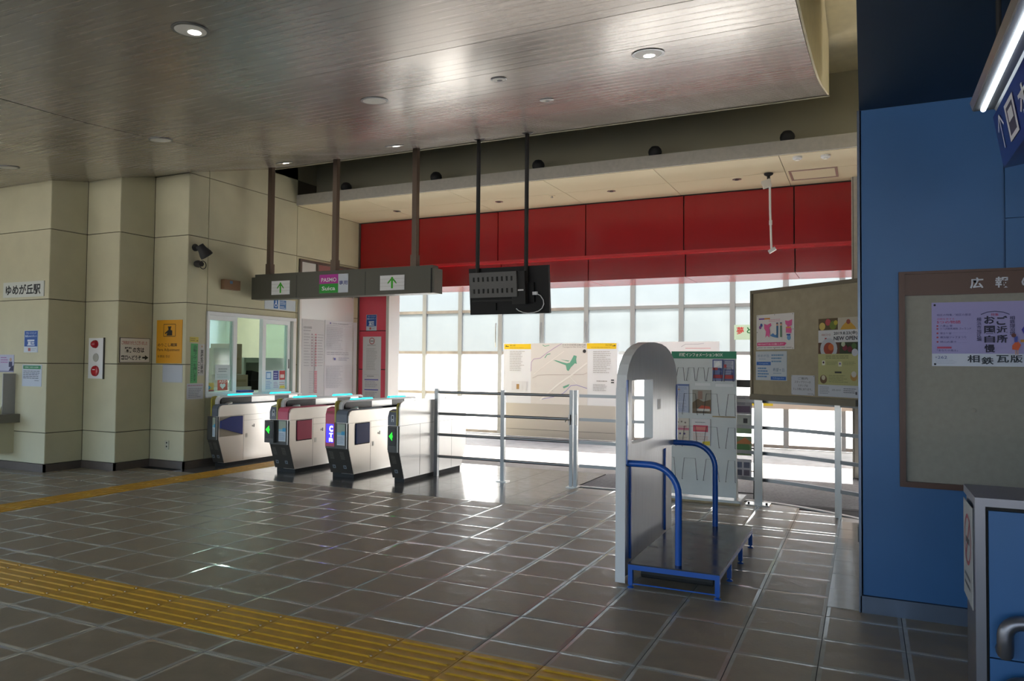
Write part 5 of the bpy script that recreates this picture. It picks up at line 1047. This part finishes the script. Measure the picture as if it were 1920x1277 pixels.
poster('information_board', 'pale panel with yellow lower edge behind the bulletin board', 'notice board', (1.16, 9.648, 0.70), XR, ZU, 1.70, 0.95, 'DCC8B4', 0.04, lambda s: s.rect(0, 0.05, 0.22, 0.14, 'E8C828').rect(0, 0.14, 0.05, 0.5, 'E0BC3A').rect(0.0, 0.5, 0.2, 1, 'E4D4CC'))
# ---- lamps in the plank ceiling
def downlight(label, x, y, D, lit, group):
    d = thing('downlight', label, 'downlight', (x, y, ceil_z(y)), group=group)
    s_ = ceil_slope(y); n_ = Vector((0, s_, -1)).normalized(); c0 = Vector((x, y, ceil_z(y)))
    MB().lathe([(D*0.40, -0.001), (D*0.5, 0.003), (D*0.5, 0.006), (D*0.43, 0.009), (D*0.40, 0.006)], c0, n_, 'rail', 28).build('rim', d, smooth=True)
    MB().lathe([(D*0.42, 0.004), (D*0.40, 0.0), (D*0.24, -0.05)], c0+n_*0.0045, n_, 'reflector', 28).build('reflector', d, smooth=True)
    MB().lathe([(D*0.40, 0), (D*0.40, 0.0008)], c0+n_*0.0045, n_, 'reflector', 24).build('diffuser', d)
    MB().lathe([(D*0.19, 0), (D*0.17, 0.004), (0, 0.005)], c0+n_*0.0055+Vector((0, D*0.14, D*0.14*s_)), n_, 'bulb' if lit else ('dkgrey' if D < 0.2 else 'reflector'), 20).build('bulb', d)
    return d
G1 = 'large round downlights in the plank ceiling'
for lb, x, y, lit in (('brightly lit downlight nearest the upper left of the ceiling', -0.858, -1.026, 1), ('lit downlight toward the right edge of the plank ceiling', 1.643, 0.716, 1), ('large downlight left of the two small spot fittings', -0.69, 0.713, 0), ('downlight on the long ceiling joint', -3.33, 0.79, 0), ('leftmost downlight above the stepped wall', -5.9, 0.85, 0), ('far downlight above the middle hanger of the sign bar', -2.127, 3.116, 1), ('far downlight above the left hanger of the sign bar', -4.104, 3.388, 1)):
    downlight(lb, x, y, 0.23, lit, G1)
for lb, x, y in (('small spot fitting nearest the viewer in the plank ceiling', 0.47, 0.714), ('small spot fitting further back in the plank ceiling', 0.515, 1.567)):
    downlight(lb, x, y, 0.125, 0, 'small spot fittings in the plank ceiling')
# ---- soffit fittings
for lb, x in (('soffit spot furthest left above the red band', -4.018), ('second soffit spot from the left above the red band', -2.123), ('third soffit spot from the left above the red band', -0.304), ('soffit spot furthest right above the red band', 1.46)):
    d = thing('soffit_spot', lb, 'downlight', (x, 5.97, 3.98), group='small spots in the cream soffit')
    MB().lathe([(0.05, 0), (0.062, -0.004), (0.062, -0.007), (0.048, -0.009)], (x, 5.97, 3.981), (0, 0, 1), 'steel', 20).build('rim', d); MB().lathe([(0.03, 0), (0.026, -0.012), (0, -0.014)], (x, 5.97, 3.978), (0, 0, 1), 'dkgrey', 16).build('lens', d)
for lb, x, y in (('round smoke detector on the soffit, left of the pair', 2.29, 5.137), ('round smoke detector on the soffit, right of the pair', 2.601, 5.197)):
    d = thing('smoke_detector', lb, 'detector', (x, y, 3.98), group='smoke detectors on the soffit')
    MB().lathe([(0.055, 0), (0.055, -0.025), (0.04, -0.035), (0, -0.036)], (x, y, 3.981), (0, 0, 1), 'white', 20).build('body', d); MB().lathe([(0.025, -0.03), (0.025, -0.045), (0, -0.046)], (x, y, 3.981), (0, 0, 1), 'reflector', 14).build('sensor', d)
d = thing('sprinkler', 'small round sprinkler plate in the cream soffit', 'sprinkler', (-1.215, 5.92, 3.98)); MB().lathe([(0.05, 0), (0.048, -0.006), (0, -0.007)], (-1.215, 5.92, 3.981), (0, 0, 1), 'soffit', 18).build('plate', d); MB().lathe([(0.012, 0), (0.012, -0.02), (0.02, -0.022), (0.02, -0.026)], (-1.215, 5.92, 3.975), (0, 0, 1), 'steel', 10).build('head', d)
ht = thing('access_hatch', 'square framed access hatch in the cream soffit', 'hatch', (2.42, 6.06, 3.98))
MB().box(2.16, 2.68, 5.83, 6.30, 3.977, 3.981, 'soffit').build('panel', ht)
for a in ((2.13, 2.71, 5.80, 5.83), (2.13, 2.71, 6.30, 6.33), (2.13, 2.16, 5.83, 6.30), (2.68, 2.71, 5.83, 6.30)): MB().box(*a, 3.972, 3.981, mat('hatch_frame', (0.36, 0.24, 0.20), 0.5)).build('frame', ht)
# ---- globes on the ledge
for lb, x in (('globe lamp on the ledge nearest the office wall', -4.431), ('second globe lamp from the office wall on the ledge', -2.771), ('middle globe lamp on the ledge', -1.109), ('fourth globe lamp from the office wall on the ledge', 0.549), ('globe lamp on the ledge nearest the blue wall', 2.176)):
    d = thing('globe_lamp', 'black '+lb, 'lamp', (x, 5.2, 4.15), group='black globe lamps on the ledge')
    MB().lathe([(0.0, 0.17), (0.05, 0.155), (0.08, 0.12), (0.088, 0.085), (0.08, 0.05), (0.05, 0.015), (0.04, 0.0)], (x, 5.15, 4.15), (0, 0, 1), 'blackm', 20).build('globe', d, smooth=True); MB().lathe([(0.06, 0), (0.06, 0.008), (0.04, 0.02)], (x, 5.15, 4.15), (0, 0, 1), 'black', 16).build('base', d)
# ---- camera pole
cp = thing('security_camera', 'white security camera on a thin pole hanging from the soffit', 'camera', (1.9, 5.815, 2.95))
MB().lathe([(0.06, 0), (0.055, -0.02), (0.02, -0.04), (0.02, -0.12)], (1.885, 5.815, 3.98), (0, 0, 1), 'blackm', 16).build('mount', cp)
MB().obox((1.86, 5.80, 3.84), (0.9, 0.2, 0.3), (-0.2, 0.97, 0), (-0.3, 0, 0.95), 0.055, 0.035, 0.05, 'alu').build('junction_box', cp)
MB().tube([(1.90, 5.815, 3.9), (1.905, 5.815, 3.45), (1.92, 5.815, 2.99)], 0.014, 'white', 8).build('pole', cp); MB().lathe([(0.02, 0), (0.02, 0.06)], (1.91, 5.815, 3.30), (0, 0, 1), 'white', 8).build('pole_joint', cp)
MB().obox((1.93, 5.80, 2.965), (0.85, 0, 0.5), (0, 1, 0), (-0.5, 0, 0.85), 0.05, 0.025, 0.022, 'white').build('camera_head', cp)
